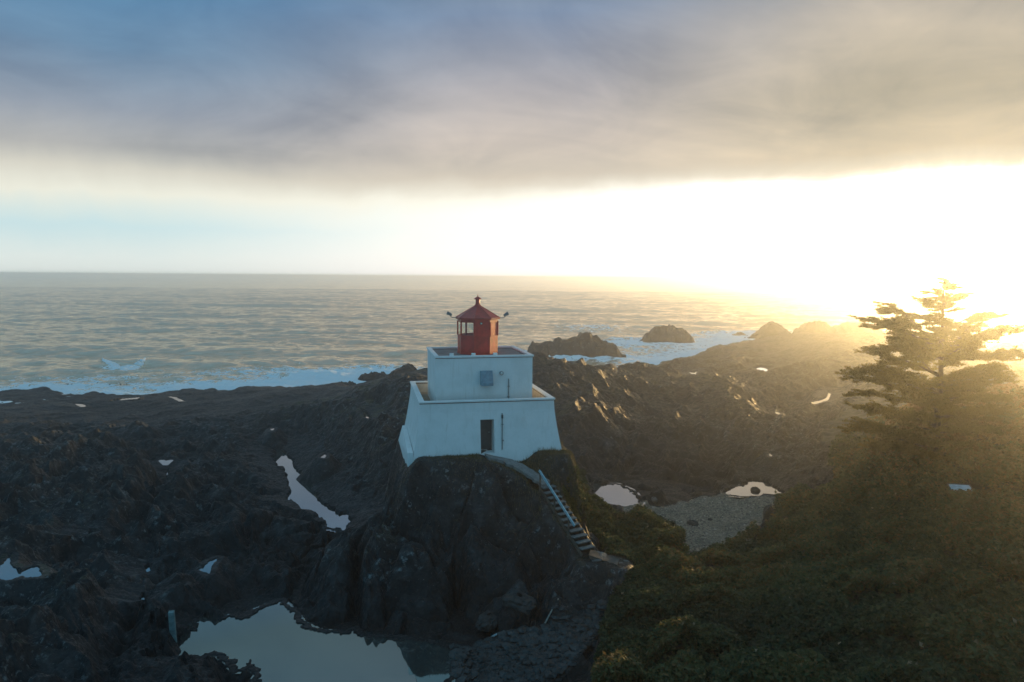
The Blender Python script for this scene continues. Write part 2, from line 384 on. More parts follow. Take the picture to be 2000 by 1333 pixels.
def pd_(*c): return tuple(at_d(*c)[:2])
CLEFTS = [([pd_(692, 1240, 34.0), pd_(694, 1150, 36.5), pd_(702, 1045, 41.0)], 0.42, 2.0),
          ([pd_(915, 1250, 33.2), pd_(918, 1180, 34.8), pd_(890, 1110, 37.0), pd_(862, 1060, 38.2)], 0.55, 1.5),
          ([pd_(560, 1150, 36.5), pd_(590, 1080, 39.5), pd_(660, 1045, 42)], 0.8, 1.2),
          ([pd_(300, 1120, 36.0), pd_(260, 1160, 33), pd_(210, 1230, 29), pd_(190, 1330, 25)], 0.6, 1.0),
          ([pd_(320, 900, 58), pd_(300, 960, 48), pd_(230, 1010, 42), pd_(100, 1060, 38)], 1.0, 1.3),
          ([pd_(120, 1120, 35), pd_(40, 1160, 32), pd_(-60, 1230, 28)], 0.8, 0.9)]
def raw_height(x, y, base):
    px, py = to_px(x, y, base)
    nz = 14 * perlin(x * 0.35, y * 0.35, 71) + 7 * perlin(x * 1.2, y * 1.2, 72)
    sp = np.maximum(1.0, 45.0 / y)
    beach = sst(-sdf(px + nz * 0.5, py + nz * 0.3, BEACH_PX), -3, 6)
    cobble = sst(-sdf(px + nz, py + nz * 0.5, COBBLE_PX), -4, 6)
    veg = np.maximum(sst(-sdf(px + nz, py + nz * 0.7, VEG_PX), -6, 6), sst(-sdf(px + nz * 0.4, py + nz * 0.3, VEG2_PX), -4, 4))
    dl = np.hypot(x - LX, y - LY)
    rough = 1.0 - np.clip(beach + veg + 0.9 * cobble, 0, 1)
    near_l = sst(dl, 4.6, 6.3)
    rough_l = rough * (0.2 + 0.8 * near_l)
    # folded, jointed rock: ridges along two strikes, blocks and cracks
    a = R(38); xr = x * math.cos(a) + y * math.sin(a); yr = -x * math.sin(a) + y * math.cos(a)
    wxx = x + 0.9 * perlin(x * 0.3, y * 0.3, 5); wyy = y + 0.9 * perlin(x * 0.3, y * 0.3, 6)
    big = ridged(xr * 0.050, yr * 0.085, 2, 21) - 0.75
    med = ridged(xr * 0.12 + 0.12 * wxx, yr * 0.24, 3, 31, 0.42) - 0.8
    f1, f2, idv, tl = cells(wxx * 0.26, wyy * 0.26 + 0.05 * wxx, 3, True)
    blk = (1.1 * (idv - 0.5) + 2.0 * tl + 0.75 * (1 - f1)) * sst(f2 - f1, 0.0, 0.30) - 0.35
    g1, g2, idw, tm = cells(wxx * 0.85 + 0.3 * wyy, wyy * 0.95, 8, True)
    blk2 = (0.35 * (idw - 0.5) + 0.9 * tm + 0.25 * (1 - g1)) * sst(g2 - g1, 0.0, 0.35) - 0.10
    e1, e2, idx_, tn_ = cells(wxx * 2.6, wyy * 2.9 + 0.4 * wxx, 28, True)
    blk3 = (0.12 * (idx_ - 0.5) + 0.35 * tn_) * sst(e2 - e1, 0.0, 0.4)
    fine = fbm(x * 1.3, y * 1.3, 4, 41, 0.55)
    far = sst(y, 52, 85)
    broad = perlin(xr * 0.045, yr * 0.07, 81) * 2.4 + perlin(xr * 0.11 + 5, yr * 0.17, 82) * 1.1 + perlin(xr * 0.25, yr * 0.4 + 3, 83) * 0.45
    shelf = 1 - 0.72 * sst(-x, -2, 14) * sst(y, 62, 88)
    rest = 1 - 0.55 * sst(x, 20, 60) * sst(y, 110, 150)
    rough_l = rough_l * shelf * rest
    h = base + rough_l * (0.70 * big * (1 - far) + far * broad + (0.75 - 0.3 * far) * med + (0.80 - 0.6 * far) * blk + (0.70 - 0.45 * far) * blk2 + (0.75 - 0.5 * far) * blk3 + 0.14 * fine)
    mound = sst(dl, 4.9, 6.0) * (1 - sst(dl, 11.0, 15.0)) * rough
    m1, m2, mi, mt = cells(wxx * 0.38 + 7, wyy * 0.38, 61, True)
    h = h + mound * (0.75 * (mi - 0.5) + 1.5 * mt) * sst(m2 - m1, 0.0, 0.18) - mound * 0.55 * np.exp(-((m2 - m1) * 9) ** 2)
    for line, wd, dp in CLEFTS:
        dq = segdist(x + 0.35 * perlin(x * 0.6, y * 0.6, 44), y, line, closed=False)
        h = h - dp * np.exp(-(dq / wd) ** 2) * rough
    h = h + 0.02 * fbm(x * 3, y * 3, 3, 51) * (1 - rough) + veg * 0.25 * fbm(x * 0.5, y * 0.5, 3, 61)
    h = h + cobble * 0.12 * (1 - 2 * cells(x * 2.3, y * 2.3, 14)[0])
    return h, rough, beach, veg, cobble

def carve(x, y, h, base):
    # keep dry land above the sea, drop the sea bed below it
    sd = sdf(x, y, SEA_POLY) + 1.6 * perlin(x * 0.11, y * 0.11, 91) + 0.8 * perlin(x * 0.45, y * 0.45, 92)
    edge_h = 0.15 + 0.5 * sst(sd, 0, 6) + 0.55 * np.abs(perlin(x * 0.25, y * 0.25, 95))
    edge_h = edge_h + np.clip((h - base) * 0.55, -0.3, 1.3) * sst(sd, 0.0, 2.5)
    land = np.maximum(h * sst(sd, -1, 5) + edge_h * (1 - sst(sd, -1, 5)) , 0.15 + 0.3 * np.abs(perlin(x * 0.5, y * 0.5, 97)))
    h = np.where(sd > 0, land, np.minimum(edge_h + sd * 0.5, 0.2 + sd * 0.4))
    h = np.maximum(h, -5.0)
    return h, sd
def carve2(x, y, h):
    for k, (lv, pl) in POOLW.items():
        xs = [p[0] for p in pl]; ys = [p[1] for p in pl]
        big = max(xs) - min(xs) > 8 or max(ys) - min(ys) > 8
        wide = k in ('gully', 'cove', 'beach_pool'); Dp = sum(ys) / len(ys); m_ = 10.0 if wide else (3.5 if big else 1.2 + 0.035 * Dp); mf = 6.0 if k == 'gully' else (m_ if wide else min(m_, 3.5)); vs = (CAMZ - lv) / Dp
        sel = (x > min(xs) - m_) & (x < max(xs) + m_) & (y > min(ys) - m_ * 1.6) & (y < max(ys) + m_ * 1.6)
        if not sel.any(): continue
        xx = x[sel]; yy = y[sel]
        d = sdf(xx, yy, pl)
        ja = 0.20 if k in ('gully', 'front') else (0.32 if k in ('cove', 'beach_pool') else 0.07)
        d = d + ja * perlin(xx * 1.3, yy * 1.3, 77) + ja * 0.7 * perlin(xx * 4, yy * 4, 78)
        if k == 'gully': d = d - 0.28
        hh = h[sel]
        d2 = sdf(xx, yy + 0.25, pl)
        nearside = sst(d - d2, 0.0, 0.15)          # ground on the camera side must not hide a low pool
        out = np.maximum(hh, lv + 0.05 - np.maximum(d - 0.35, 0) * 1.1)
        lim = lv + 0.07 + d * vs * 0.72
        lim = lim * nearside + (lv + 0.15 + d * (2.2 if k == 'front' else 0.85 * vs)) * (1 - nearside)
        lim = lim + 0.30 * np.clip(fbm(xx * 0.9, yy * 0.9, 4, 88), -0.4, 0.8) * sst(d, 0.5, 3.0)
        w_ = sst(d, m_ * 0.5, m_) * nearside + sst(d, mf * 0.5, mf) * (1 - nearside)
        out = np.maximum(np.minimum(out, lim) * (1 - w_) + out * w_, np.where(d < 0.35, lv + 0.04, -9))
        h[sel] = np.where(d < 0, lv - 0.06 - np.minimum(-d * 0.5, 0.5), np.where(d < m_, out, hh))
    # level footing of the lighthouse
    c, s = math.cos(LTH), math.sin(LTH)
    lx = (x - LX) * c + (y - LY) * s; ly = -(x - LX) * s + (y - LY) * c
    q = np.maximum(np.abs(lx), np.where(ly < 0, -ly - 0.8, ly)) - 4.75
    q = q + 0.5 * perlin(x * 0.5, y * 0.5, 16)
    w_ = 1 - sst(q, 0.0, 1.3)
    foot = 7.58 + 0.08 * fbm(x * 0.8, y * 0.8, 3, 15) - 0.75 * sst(-lx, 4.3, 5.3)
    h = h * (1 - w_) + foot * w_
    # ground under path and stairs
    for line, wd, dz in ((PATH, 0.75, -0.03), (PATH2, 0.6, -0.03)):
        for (a, b) in zip(line[:-1], line[1:]):
            L = (b[0] - a[0]) ** 2 + (b[1] - a[1]) ** 2
            t = np.clip(((x - a[0]) * (b[0] - a[0]) + (y - a[1]) * (b[1] - a[1])) / L, 0, 1)
            d = np.hypot(x - a[0] - t * (b[0] - a[0]), y - a[1] - t * (b[1] - a[1]))
            w_ = 1 - sst(d, wd * 0.7, wd + 0.9)
            h = h * (1 - w_) + (a[2] + t * (b[2] - a[2]) + dz) * w_
    a, b = ST_TOP, ST_BOT
    L = (b[0] - a[0]) ** 2 + (b[1] - a[1]) ** 2
    t = np.clip(((x - a[0]) * (b[0] - a[0]) + (y - a[1]) * (b[1] - a[1])) / L, 0, 1)
    d = np.hypot(x - a[0] - t * (b[0] - a[0]), y - a[1] - t * (b[1] - a[1]))
    w_ = 1 - sst(d, 0.6, 1.5)
    h = h * (1 - w_) + (a[2] + t * (b[2] - a[2]) - 0.28) * w_
    return h

Y0, Y1, NV, NU = 12.0, 330.0, 1250, 1150
vv = np.linspace(0, 1, NV); yy_ = Y0 * (Y1 / Y0) ** vv
uu = np.linspace(-1, 1, NU)
def hw(y): return y * 0.86 + 10.0
GY = np.repeat(yy_[:, None], NU, 1); GX = uu[None, :] * hw(GY)
# smooth base on a coarse net, interpolated up
cv = np.linspace(0, NV - 1, 260); cu = np.linspace(0, NU - 1, 240)
cy = Y0 * (Y1 / Y0) ** (cv / (NV - 1)); CYg = np.repeat(cy[:, None], len(cu), 1); CXg = (cu / (NU - 1) * 2 - 1)[None, :] * hw(CYg)
CB = tps(CXg, CYg)
tmp = np.array([np.interp(np.arange(NU), cu, row) for row in CB])
BASE = np.array([np.interp(np.arange(NV), cv, tmp[:, j]) for j in range(NU)]).T
BASE = np.clip(BASE, 0.3, 13.0)
gx = GX.ravel(); gy = GY.ravel(); gb = BASE.ravel()
gh, rough, beach, veg, cobble = raw_height(gx, gy, gb)
gh, coast_d = carve(gx, gy, gh.copy(), gb)
HG = gh.reshape(NV, NU)
#HZ
def hz(x, y):
    """ground height at world points"""
    x = np.asarray(x, float); y = np.asarray(y, float)
    v = np.log(np.clip(y, Y0, Y1) / Y0) / math.log(Y1 / Y0) * (NV - 1)
    u = (x / hw(y) + 1) / 2 * (NU - 1)
    v = np.clip(v, 0, NV - 1.001); u = np.clip(u, 0, NU - 1.001)
    i = v.astype(int); j = u.astype(int); fv = v - i; fu = u - j
    return (HG[i, j] * (1 - fv) * (1 - fu) + HG[i + 1, j] * fv * (1 - fu) + HG[i, j + 1] * (1 - fv) * fu + HG[i + 1, j + 1] * fv * fu)
def settle(pl, lo=0.45):
    """level at which the sight line through a small pool meets the ground"""
    cx_ = sum(p[0] for p in pl) / len(pl); cy_ = sum(p[1] for p in pl) / len(pl)
    for D in np.arange(24.0, 160.0, 0.1):
        p = at_d(cx_, cy_, D)
        if p[2] <= float(hz(p[0], p[1])): return max(lo, p[2] - 0.05)
    return lo
POOLW = {k: ((lv, pw(pl, lv)) if k in ('gully', 'front', 'cove', 'beach_pool') else (lambda l_: (l_, pw(pl, l_)))(settle(pl))) for k, (lv, pl) in POOLS.items()}
gh = carve2(gx, gy, gh)
HG = gh.reshape(NV, NU)
VEGG = veg.reshape(NV, NU)
def sample(G, x, y):
    v = np.clip(np.log(np.clip(y, Y0, Y1) / Y0) / math.log(Y1 / Y0) * (NV - 1), 0, NV - 1).astype(int)
    u = np.clip((x / hw(y) + 1) / 2 * (NU - 1), 0, NU - 1).astype(int)
    return G[v, u]

# ------------------------------------------------------------------ materials
def mat(name):
    m = bpy.data.materials.new(name); m.use_nodes = True
    return m, NT(m.node_tree)
def out(n, sh): o = n.node('ShaderNodeOutputMaterial'); n.link(sh, o.inputs[0]); return o
def plain(name, col, rough=0.6, var=0.15, scale=3.0, bump=0.0, bscale=20, metallic=0.0):
    m, n = mat(name)
    tc = n.node('ShaderNodeTexCoord'); v = n.noise(tc.outputs['Object'], scale, 5, 0.6)
    k = n.smooth(v, 0.3, 0.7, 1 - var, 1 + var)
    sc = n.node('ShaderNodeVectorMath', operation='SCALE'); sc.inputs[0].default_value = col; n.link(k, sc.inputs['Scale'])
    p = n.node('ShaderNodeBsdfPrincipled', inp={'Base Color': sc.outputs[0], 'Roughness': rough, 'Metallic': metallic})
    if bump:
        b = n.node('ShaderNodeBump', inp={'Height': n.noise(tc.outputs['Object'], bscale, 4), 'Strength': bump, 'Distance': 0.02}); n.link(b.outputs[0], p.inputs['Normal'])
    out(n, p.outputs[0]); return m

def rock_material(name='rock'):
    m, n = mat(name)
    tc = n.node('ShaderNodeTexCoord'); P = tc.outputs['Object']
    big = n.noise(P, 0.12, 4, 0.5); med = n.noise(P, 0.9, 6, 0.6, 0.6); fin = n.noise(P, 6.0, 6, 0.65)
    base = n.ramp(med, [(0.28, (0.003, 0.004, 0.005)), (0.45, (0.009, 0.0115, 0.0135)), (0.60, (0.024, 0.027, 0.029)), (0.76, (0.075, 0.080, 0.080))])
    brown = n.ramp(fin, [(0.3, (0.015, 0.011, 0.008)), (0.7, (0.055, 0.040, 0.026))])
    sp0 = n.node('ShaderNodeSeparateXYZ'); n.link(P, sp0.inputs[0])
    c = n.mix(n.math('MULTIPLY', n.smooth(big, 0.40, 0.60, 0.1, 0.7), n.smooth(sp0.outputs[0], -2, 16, 0.0, 1.0)), base, brown)
    sp = n.node('ShaderNodeSeparateXYZ'); n.link(P, sp.inputs[0])
    # pale lichen and guano in patches, only well above the tide
    lich = n.math('MULTIPLY', n.smooth(n.noise(P, 2.2, 7, 0.7), 0.56, 0.66), n.smooth(n.noise(P, 0.24, 3), 0.43, 0.55))
    lich = n.math('MULTIPLY', lich, n.smooth(sp.outputs[2], 1.4, 2.6))
    spk = n.smooth(n.noise(P, 7.0, 4, 0.65), 0.64, 0.72, 0, 0.7)
    c = n.mix(n.math('MULTIPLY', lich, 0.8), c, (0.17, 0.205, 0.21))
    c = n.mix(n.math('MULTIPLY', spk, n.smooth(sp.outputs[2], 0.8, 2.0)), c, (0.26, 0.26, 0.24))
    geo = n.node('ShaderNodeNewGeometry'); sn = n.node('ShaderNodeSeparateXYZ'); n.link(geo.outputs['Normal'], sn.inputs[0])
    moss = n.math('MULTIPLY', n.smooth(sn.outputs[2], 0.6, 0.95), n.math('MULTIPLY', n.smooth(n.noise(P, 0.7, 5), 0.5, 0.62), n.smooth(sp.outputs[2], 2.2, 4.5)))
    c = n.mix(n.math('MULTIPLY', moss, 0.6), c, (0.060, 0.058, 0.024))
    wet = n.smooth(sp.outputs[2], 1.7, 0.2)
    c = n.mix(wet, c, n.mix(1.0, c, (0.5, 0.5, 0.5), 'MULTIPLY'))
    p = n.node('ShaderNodeBsdfPrincipled', inp={'Base Color': c, 'Roughness': n.smooth(fin, 0.35, 0.65, 0.45, 0.8), 'Specular IOR Level': 0.28})
    b1 = n.node('ShaderNodeBump', inp={'Height': n.noise(P, 1.7, 8, 0.58), 'Strength': 0.65, 'Distance': 0.35})
    b2 = n.node('ShaderNodeBump', inp={'Height': n.noise(P, 8.0, 4, 0.6), 'Strength': 0.5, 'Distance': 0.07}); n.link(b1.outputs[0], b2.inputs['Normal'])
    n.link(b2.outputs[0], p.inputs['Normal'])
    out(n, p.outputs[0]); return m
M_rock = rock_material()

def gravel_material():
    m, n = mat('gravel'); tc = n.node('ShaderNodeTexCoord'); P = tc.outputs['Object']
    vo = n.node('ShaderNodeTexVoronoi', inp={'Vector': P, 'Scale': 7.0})
    c = n.ramp(vo.outputs['Color'], [(0.0, (0.10, 0.078, 0.052)), (0.5, (0.18, 0.142, 0.098)), (1.0, (0.32, 0.26, 0.19))])
    c = n.mix(n.smooth(n.noise(P, 0.6, 5), 0.5, 0.68, 0, 0.6), c, (0.075, 0.07, 0.055))
    c = n.mix(n.smooth(n.noise(P, 5, 5, 0.7), 0.62, 0.7, 0, 0.8), c, (0.045, 0.04, 0.035))
    p = n.node('ShaderNodeBsdfPrincipled', inp={'Base Color': c, 'Roughness': 0.8})
    b = n.node('ShaderNodeBump', inp={'Height': vo.outputs['Distance'], 'Strength': 0.6, 'Distance': 0.06}); b.invert = True
    n.link(b.outputs[0], p.inputs['Normal']); out(n, p.outputs[0]); return m
M_gravel = gravel_material()
M_cobble = plain('wet_cobble', (0.020, 0.026, 0.027), 0.5, 0.6, 2.0, 0.6, 6)
M_soil = plain('soil', (0.040, 0.036, 0.020), 0.9, 0.4, 1.5, 0.8, 4)
M_path = plain('concrete_path', (0.17, 0.18, 0.175), 0.85, 0.25, 4, 0.3, 12)

def water_material(name, pool=False):
    m, n = mat(name)
    tc = n.node('ShaderNodeTexCoord'); P = tc.outputs['Object']
    if pool:
        nr = n.node('ShaderNodeBump', inp={'Height': n.noise(P, 1.2, 2), 'Strength': 0.02, 'Distance': 0.05})
        p = n.node('ShaderNodeBsdfPrincipled', inp={'Base Color': (0.020, 0.034, 0.034, 1), 'Roughness': 0.02, 'IOR': 3.0})
        n.link(nr.outputs[0], p.inputs['Normal'])
        g_s = n.node('ShaderNodeBsdfGlossy', inp={'Color': (1.0, 0.93, 0.82, 1), 'Roughness': 0.02}); n.link(nr.outputs[0], g_s.inputs['Normal'])  # warm mirror layer added so the pools' sky reflection is painted brighter
        wm = n.node('ShaderNodeMixShader', inp={0: 0.30}); n.link(p.outputs[0], wm.inputs[1]); n.link(g_s.outputs[0], wm.inputs[2]); out(n, wm.outputs[0]); return m
    mpn = n.node('ShaderNodeMapping', inp={'Vector': P, 'Scale': (0.75, 1.0, 1.0), 'Rotation': (0, 0, R(8))})
    rip = n.noise(mpn.outputs[0], 0.8, 6, 0.62, 0.3)
    mpn2 = n.node('ShaderNodeMapping', inp={'Vector': P, 'Scale': (0.4, 1.0, 1.0), 'Rotation': (0, 0, R(-6))})
    chop = n.noise(mpn2.outputs[0], 0.14, 4, 0.6, 0.3)
    b0 = n.node('ShaderNodeBump', inp={'Height': chop, 'Strength': 0.22, 'Distance': 1.0})
    rp = n.math('MULTIPLY', n.math('POWER', rip, 4.0), 4.0)
    b = n.node('ShaderNodeBump', inp={'Height': rp, 'Strength': 0.9, 'Distance': 0.24}); n.link(b0.outputs[0], b.inputs['Normal'])
    at = n.node('ShaderNodeAttribute', attribute_name='foam')
    fn = n.noise(mpn.outputs[0], 0.55, 8, 0.68, 1.2)
    fm = n.math('ADD', at.outputs['Fac'], n.math('MULTIPLY', n.math('SUBTRACT', fn, 0.5), 2.4))
    fm = n.smooth(fm, 0.50, 0.66)
    base = n.mix(at.outputs['Fac'], (0.050, 0.052, 0.042), (0.10, 0.22, 0.24))
    p = n.node('ShaderNodeBsdfPrincipled', inp={'Base Color': base, 'Roughness': 0.09, 'IOR': 1.6}); n.link(b.outputs[0], p.inputs['Normal'])
    g_s = n.node('ShaderNodeBsdfGlossy', inp={'Color': (1.0, 0.83, 0.62, 1), 'Roughness': 0.12}); n.link(b.outputs[0], g_s.inputs['Normal'])  # warm mirror colour paints the cream sky reflection into the water
    wm = n.node('ShaderNodeMixShader', inp={0: 0.80}); n.link(p.outputs[0], wm.inputs[1]); n.link(g_s.outputs[0], wm.inputs[2])
    fb = n.node('ShaderNodeBump', inp={'Height': n.noise(P, 2.5, 6, 0.7), 'Strength': 0.8, 'Distance': 0.3})
    fo = n.node('ShaderNodeBsdfPrincipled', inp={'Base Color': (0.84, 0.93, 0.96, 1), 'Roughness': 0.9, 'Specular IOR Level': 0.1}); n.link(fb.outputs[0], fo.inputs['Normal'])
    ms = n.node('ShaderNodeMixShader'); n.link(fm, ms.inputs[0]); n.link(wm.outputs[0], ms.inputs[1]); n.link(fo.outputs[0], ms.inputs[2])
    out(n, ms.outputs[0]); return m
M_sea = water_material('sea_water'); M_pool = water_material('still_water', True)

# ------------------------------------------------------------------ ground sheets (one net of heights, cut where the ground changes)
def net_faces(nv, nu):
    idx = np.arange(nv * nu).reshape(nv, nu)
    return np.stack([idx[:-1, :-1], idx[:-1, 1:], idx[1:, 1:], idx[1:, :-1]], -1).reshape(-1, 4)
F = net_faces(NV, NU)
zone = np.zeros(len(gx), int)
zone[veg > 0.5] = 3; zone[beach > 0.5] = 1; zone[cobble > 0.5] = 2
zone[(zone == 3) & (coast_d < 3)] = 0
fz = zone[F[:, 0]]
deep = (gh[F].max(axis=1) < -2.5)
GV = np.column_stack([gx, gy, gh])
def sub(name, m, sel):
    f = F[sel]; used, inv = np.unique(f, return_inverse=True)
    return props(mesh_np(name, GV[used], inv.reshape(-1, 4), m, smooth=(name != 'rocky_shore')), kind='structure')
sub('rocky_shore', M_rock, (fz == 0) & ~deep)
sub('beach', M_gravel, fz == 1)
sub('cobble_cove', M_cobble, fz == 2)
sub('hillside', M_soil, fz == 3)

# pools
for k, (lv, pl) in POOLW.items():
    cx = sum(p[0] for p in pl) / len(pl); cyy = sum(p[1] for p in pl) / len(pl)
    xs = [p[0] for p in pl]; ys = [p[1] for p in pl]
    big = max(xs) - min(xs) > 8 or max(ys) - min(ys) > 8
    g_ = 0.7 if big else 0.2
    x0, x1, y0, y1 = min(xs) - g_, max(xs) + g_, min(ys) - g_, max(ys) + g_
    st_ = max(0.05, max(x1 - x0, y1 - y0) / 150)
    nx_ = int((x1 - x0) / st_) + 2; ny_ = int((y1 - y0) / st_) + 2
    px_g, py_g = np.meshgrid(x0 + np.arange(nx_) * st_, y0 + np.arange(ny_) * st_)
    dg = sdf(px_g.ravel(), py_g.ravel(), pl) - 0.3 * (k in ('gully', 'cove', 'beach_pool'))
    Fq = net_faces(ny_, nx_); Fq = Fq[(dg[Fq].min(axis=1) < (0.34 if big else 0.2))]
    used, inv = np.unique(Fq, return_inverse=True)
    o = mesh_np('tide_pool', np.column_stack([px_g.ravel()[used], py_g.ravel()[used], np.full(len(used), lv)]), inv.reshape(-1, 4), M_pool, smooth=True)
    props(o, kind='structure')

# ------------------------------------------------------------------ rocks standing in the sea
ROCKS = []   # (cx, cy, rx, ry) kept for foam
M_searock = rock_material('sea_rock')
def sea_rock(prof, py_base, label, depth_k=0.6, group=None, sub_=None, seed=1, Dover=None, cat='rock', name='sea_rock', zb=0.0):
    """prof: photo outline of the rock's top from left to right; it stands at the distance where py_base meets sea level"""
    mid = prof[len(prof) // 2][0]
    D = Dover or at_z(mid, py_base, zb)[1]
    pts = [at_d(px, py, D) for px, py in prof]
    xs = np.array([p[0] for p in pts]); zs = np.array([max(p[2], -0.5) for p in pts])
    cx = (xs[0] + xs[-1]) / 2; rx = (xs[-1] - xs[0]) / 2; ry = rx * depth_k
    nu, nv = 110, 70
    U = np.linspace(-1.12, 1.12, nu)[None, :].repeat(nv, 0); V = np.linspace(-1.2, 1.2, nv)[:, None].repeat(nu, 1)
    x = cx + U * rx; y = V * ry
    h = np.interp(x, xs, zs)
    fall = np.clip(1 - np.abs(V) ** 2.2, -0.35, 1)
    ex = np.clip((1.0 - np.abs(U)) * 5, -1.5, 1)
    wX = x + 60 * seed; wY = y + D
    rs = max(rx, 3.0) / 10
    f1, f2, idv = cells(wX * 0.45 / rs ** 0.5, wY * 0.45 / rs ** 0.5, seed)
    z = h * fall * np.where(ex < 1, np.minimum(ex, 1), 1) + rs * (0.75 * (ridged(wX * 0.2 / rs, wY * 0.3 / rs, 4, seed) - 0.8) + 0.45 * (idv - 0.5) - 0.3 * np.exp(-((f2 - f1) * 6) ** 2)) * np.clip(fall + 0.2, 0.1, 1)
    z = np.where((np.abs(U) > 1.02) | (np.abs(V) > 1.05), np.minimum(z, -0.6), z)
    z = np.maximum(z, -1.6)
    v = np.column_stack([(x - cx).ravel(), y.ravel(), z.ravel()])
    o = mesh_np(name, v, net_faces(nv, nu), M_searock)
    o.location = (cx, D, zb)
    props(o, label, cat, group)
    ROCKS.append((cx, D, rx, ry))
    return o
g = 'rocks standing in the surf'
sea_rock([(1020,690),(1026,680),(1037,670),(1062,671),(1082,666),(1100,657),(1120,651),(1150,652),(1165,660),(1185,670),(1205,674),(1219,690)], 697, 'wide dark sea stack with a rounded hump just right of the lighthouse top', 0.42, g, seed=2)
sea_rock([(1250,672),(1256,658),(1275,642),(1295,633),(1310,637),(1325,642),(1345,648),(1352,656),(1357,672)], 671, 'steep domed sea rock with white surf breaking on its left side', 0.5, g, seed=3)
sea_rock([(1458,664),(1475,650),(1495,634),(1510,630),(1522,634),(1540,648),(1562,664)], 663, 'pointed hazy rock at the left end of the far rock chain', 0.5, g, seed=4)
sea_rock([(1540,662),(1556,645),(1575,632),(1595,627),(1610,629),(1626,640),(1640,660)], 661, 'tallest rounded hazy rock in the middle of the far rock chain', 0.5, g, seed=5)
sea_rock([(1615,660),(1632,638),(1650,629),(1680,630),(1705,636),(1735,660)], 659, 'broad hazy rock of the far chain just left of the spruce tree', 0.5, g, seed=6)
sea_rock([(696,742),(706,732),(720,728),(745,727),(765,732),(772,742)], 743, 'low flat-topped rock in the foam left of the lighthouse', 0.5, g, seed=7)
sea_rock([(752,740),(765,727),(782,716),(795,711),(808,714),(820,728),(828,740)], 740, 'humped brown rock in the surf behind the left corner of the lighthouse', 0.5, g, seed=8)
sea_rock([(640,757),(650,751),(668,746),(682,745),(694,750),(698,757)], 756, 'small dark low rock in the foam below the flat-topped rock', 0.6, g, seed=9)
sea_rock([(1214,676),(1222,672),(1232,673),(1246,678)], 678, 'tiny wet rock between the two sea stacks', 0.6, g, seed=10)
sea_rock([(1432,655),(1440,650),(1448,649),(1458,655)], 655, 'tiny rock awash left of the far rock chain', 0.6, g, seed=11)
sea_rock([(1930,690),(1955,672),(1985,668),(2030,672),(2060,690)], 690, 'low rock in the glare at the right edge behind the spruce', 0.5, g, seed=12)
sea_rock([(1955,615),(1975,608),(2010,606),(2050,615)], 613, 'thin far reef in the brightest glare at the right edge', 0.3, g, seed=13)
sea_rock([(1855,700),(1880,680),(1905,674),(1930,682),(1950,700)], 700, 'rounded rock in the haze right of the spruce trunk', 0.5, g, seed=14)

# ------------------------------------------------------------------ sea
SV, SU = 1350, 1150
sy = np.concatenate([np.geomspace(70, 900, 1150), np.geomspace(905, 22000, 200)])
SY = np.repeat(sy[:, None], SU, 1); SX = np.linspace(-1, 1, SU)[None, :] * (SY * 0.9 + 25)
x = SX.ravel(); y = SY.ravel()
rng = np.random.RandomState(4)
z = np.zeros_like(x)
for i in range(46):
    lam = 3.0 * (52 / 3.0) ** (i / 45.0)
    th = rng.normal(0.12, 0.55 if lam < 14 else (0.32 if lam < 28 else 0.14))
    k = 2 * np.pi / lam
    ph = rng.rand() * 6.28
    arg = k * (x * math.sin(th) + y * math.cos(th)) + ph + 1.2 * perlin(x / 60 + i, y / 60, 100 + i % 4)
    amp = 0.0054 * lam ** 0.78 * (1.5 if lam < 12 else (0.8 if lam < 26 else 1.5))
    fade = np.clip(1 - (y * 0.0022 * 1.6) / lam, 0, 1)
    s_ = (0.5 + 0.5 * np.sin(arg)) ** 2.6 + 0.2
    z += amp * fade * (s_ - 0.5) * 2.0 * (0.6 + 0.8 * np.clip(perlin(x / (lam * 5), y / (lam * 3), 200 + i % 7) + 0.5, 0, 1))
def px_blob(cx_, cy_, rx, ry):
    return np.exp(-(((PX - cx_) / rx) ** 2 + ((PY - cy_) / ry) ** 2))
PX, PY = to_px(x, y, z * 0)
# a rolling swell that breaks at one place
sw = np.exp(-((PY - (722 + 6 * np.sin(PX / 60.0) - 0.03 * (PX - 240))) / 7.0) ** 2) * np.exp(-((PX - 330) / 330.0) ** 2)
z += 1.3 * sw
sw2 = np.exp(-((PY - 748 + 0.02 * PX) / 7.0) ** 2) * np.exp(-((PX - 620) / 80.0) ** 2); z += 0.8 * sw2
cd = sdf(x, y, SEA_POLY)           # negative over the sea
near = y < 420
foam = np.zeros_like(x)
dd = -cd
foam += 0.95 * np.exp(-np.clip(dd, 0, 99) / 4.5) * near
foam += 0.26 * np.exp(-np.clip(dd, 0, 200) / 20.0) * near
for (cx_, cy_, rx, ry) in ROCKS:
    if cy_ > 300: continue
    q = (np.hypot((x - cx_) / (rx + 1), (y - cy_) / (ry + 1)) - 1) * min(rx, ry)
    foam += 0.45 * np.exp(-(np.clip(q, 0, 99) / 1.8)) + 0.16 * np.exp(-(np.clip(q, 0, 99) / 9.0))
tb = np.clip((PX - 200) / 84.0, 0, 1)
bc = 719 + 9 * np.sin(np.pi * tb) ** 0.8 - 2 * tb
brk = np.exp(-(np.abs(PY - bc) / (3.6 * np.sin(np.pi * np.clip(tb, 0.03, 0.97)) ** 0.35)) ** 3) * (PX > 200) * (PX < 284)
brk = brk * np.clip(0.65 + 1.1 * perlin(x * 0.9, y * 0.9, 310) + 0.5 * perlin(x * 2.5, y * 2.5, 311), 0, 1.2)
foam += 0.35 * px_blob(250, 729, 60, 5)
foam += 1.5 * brk; z += 0.25 * brk
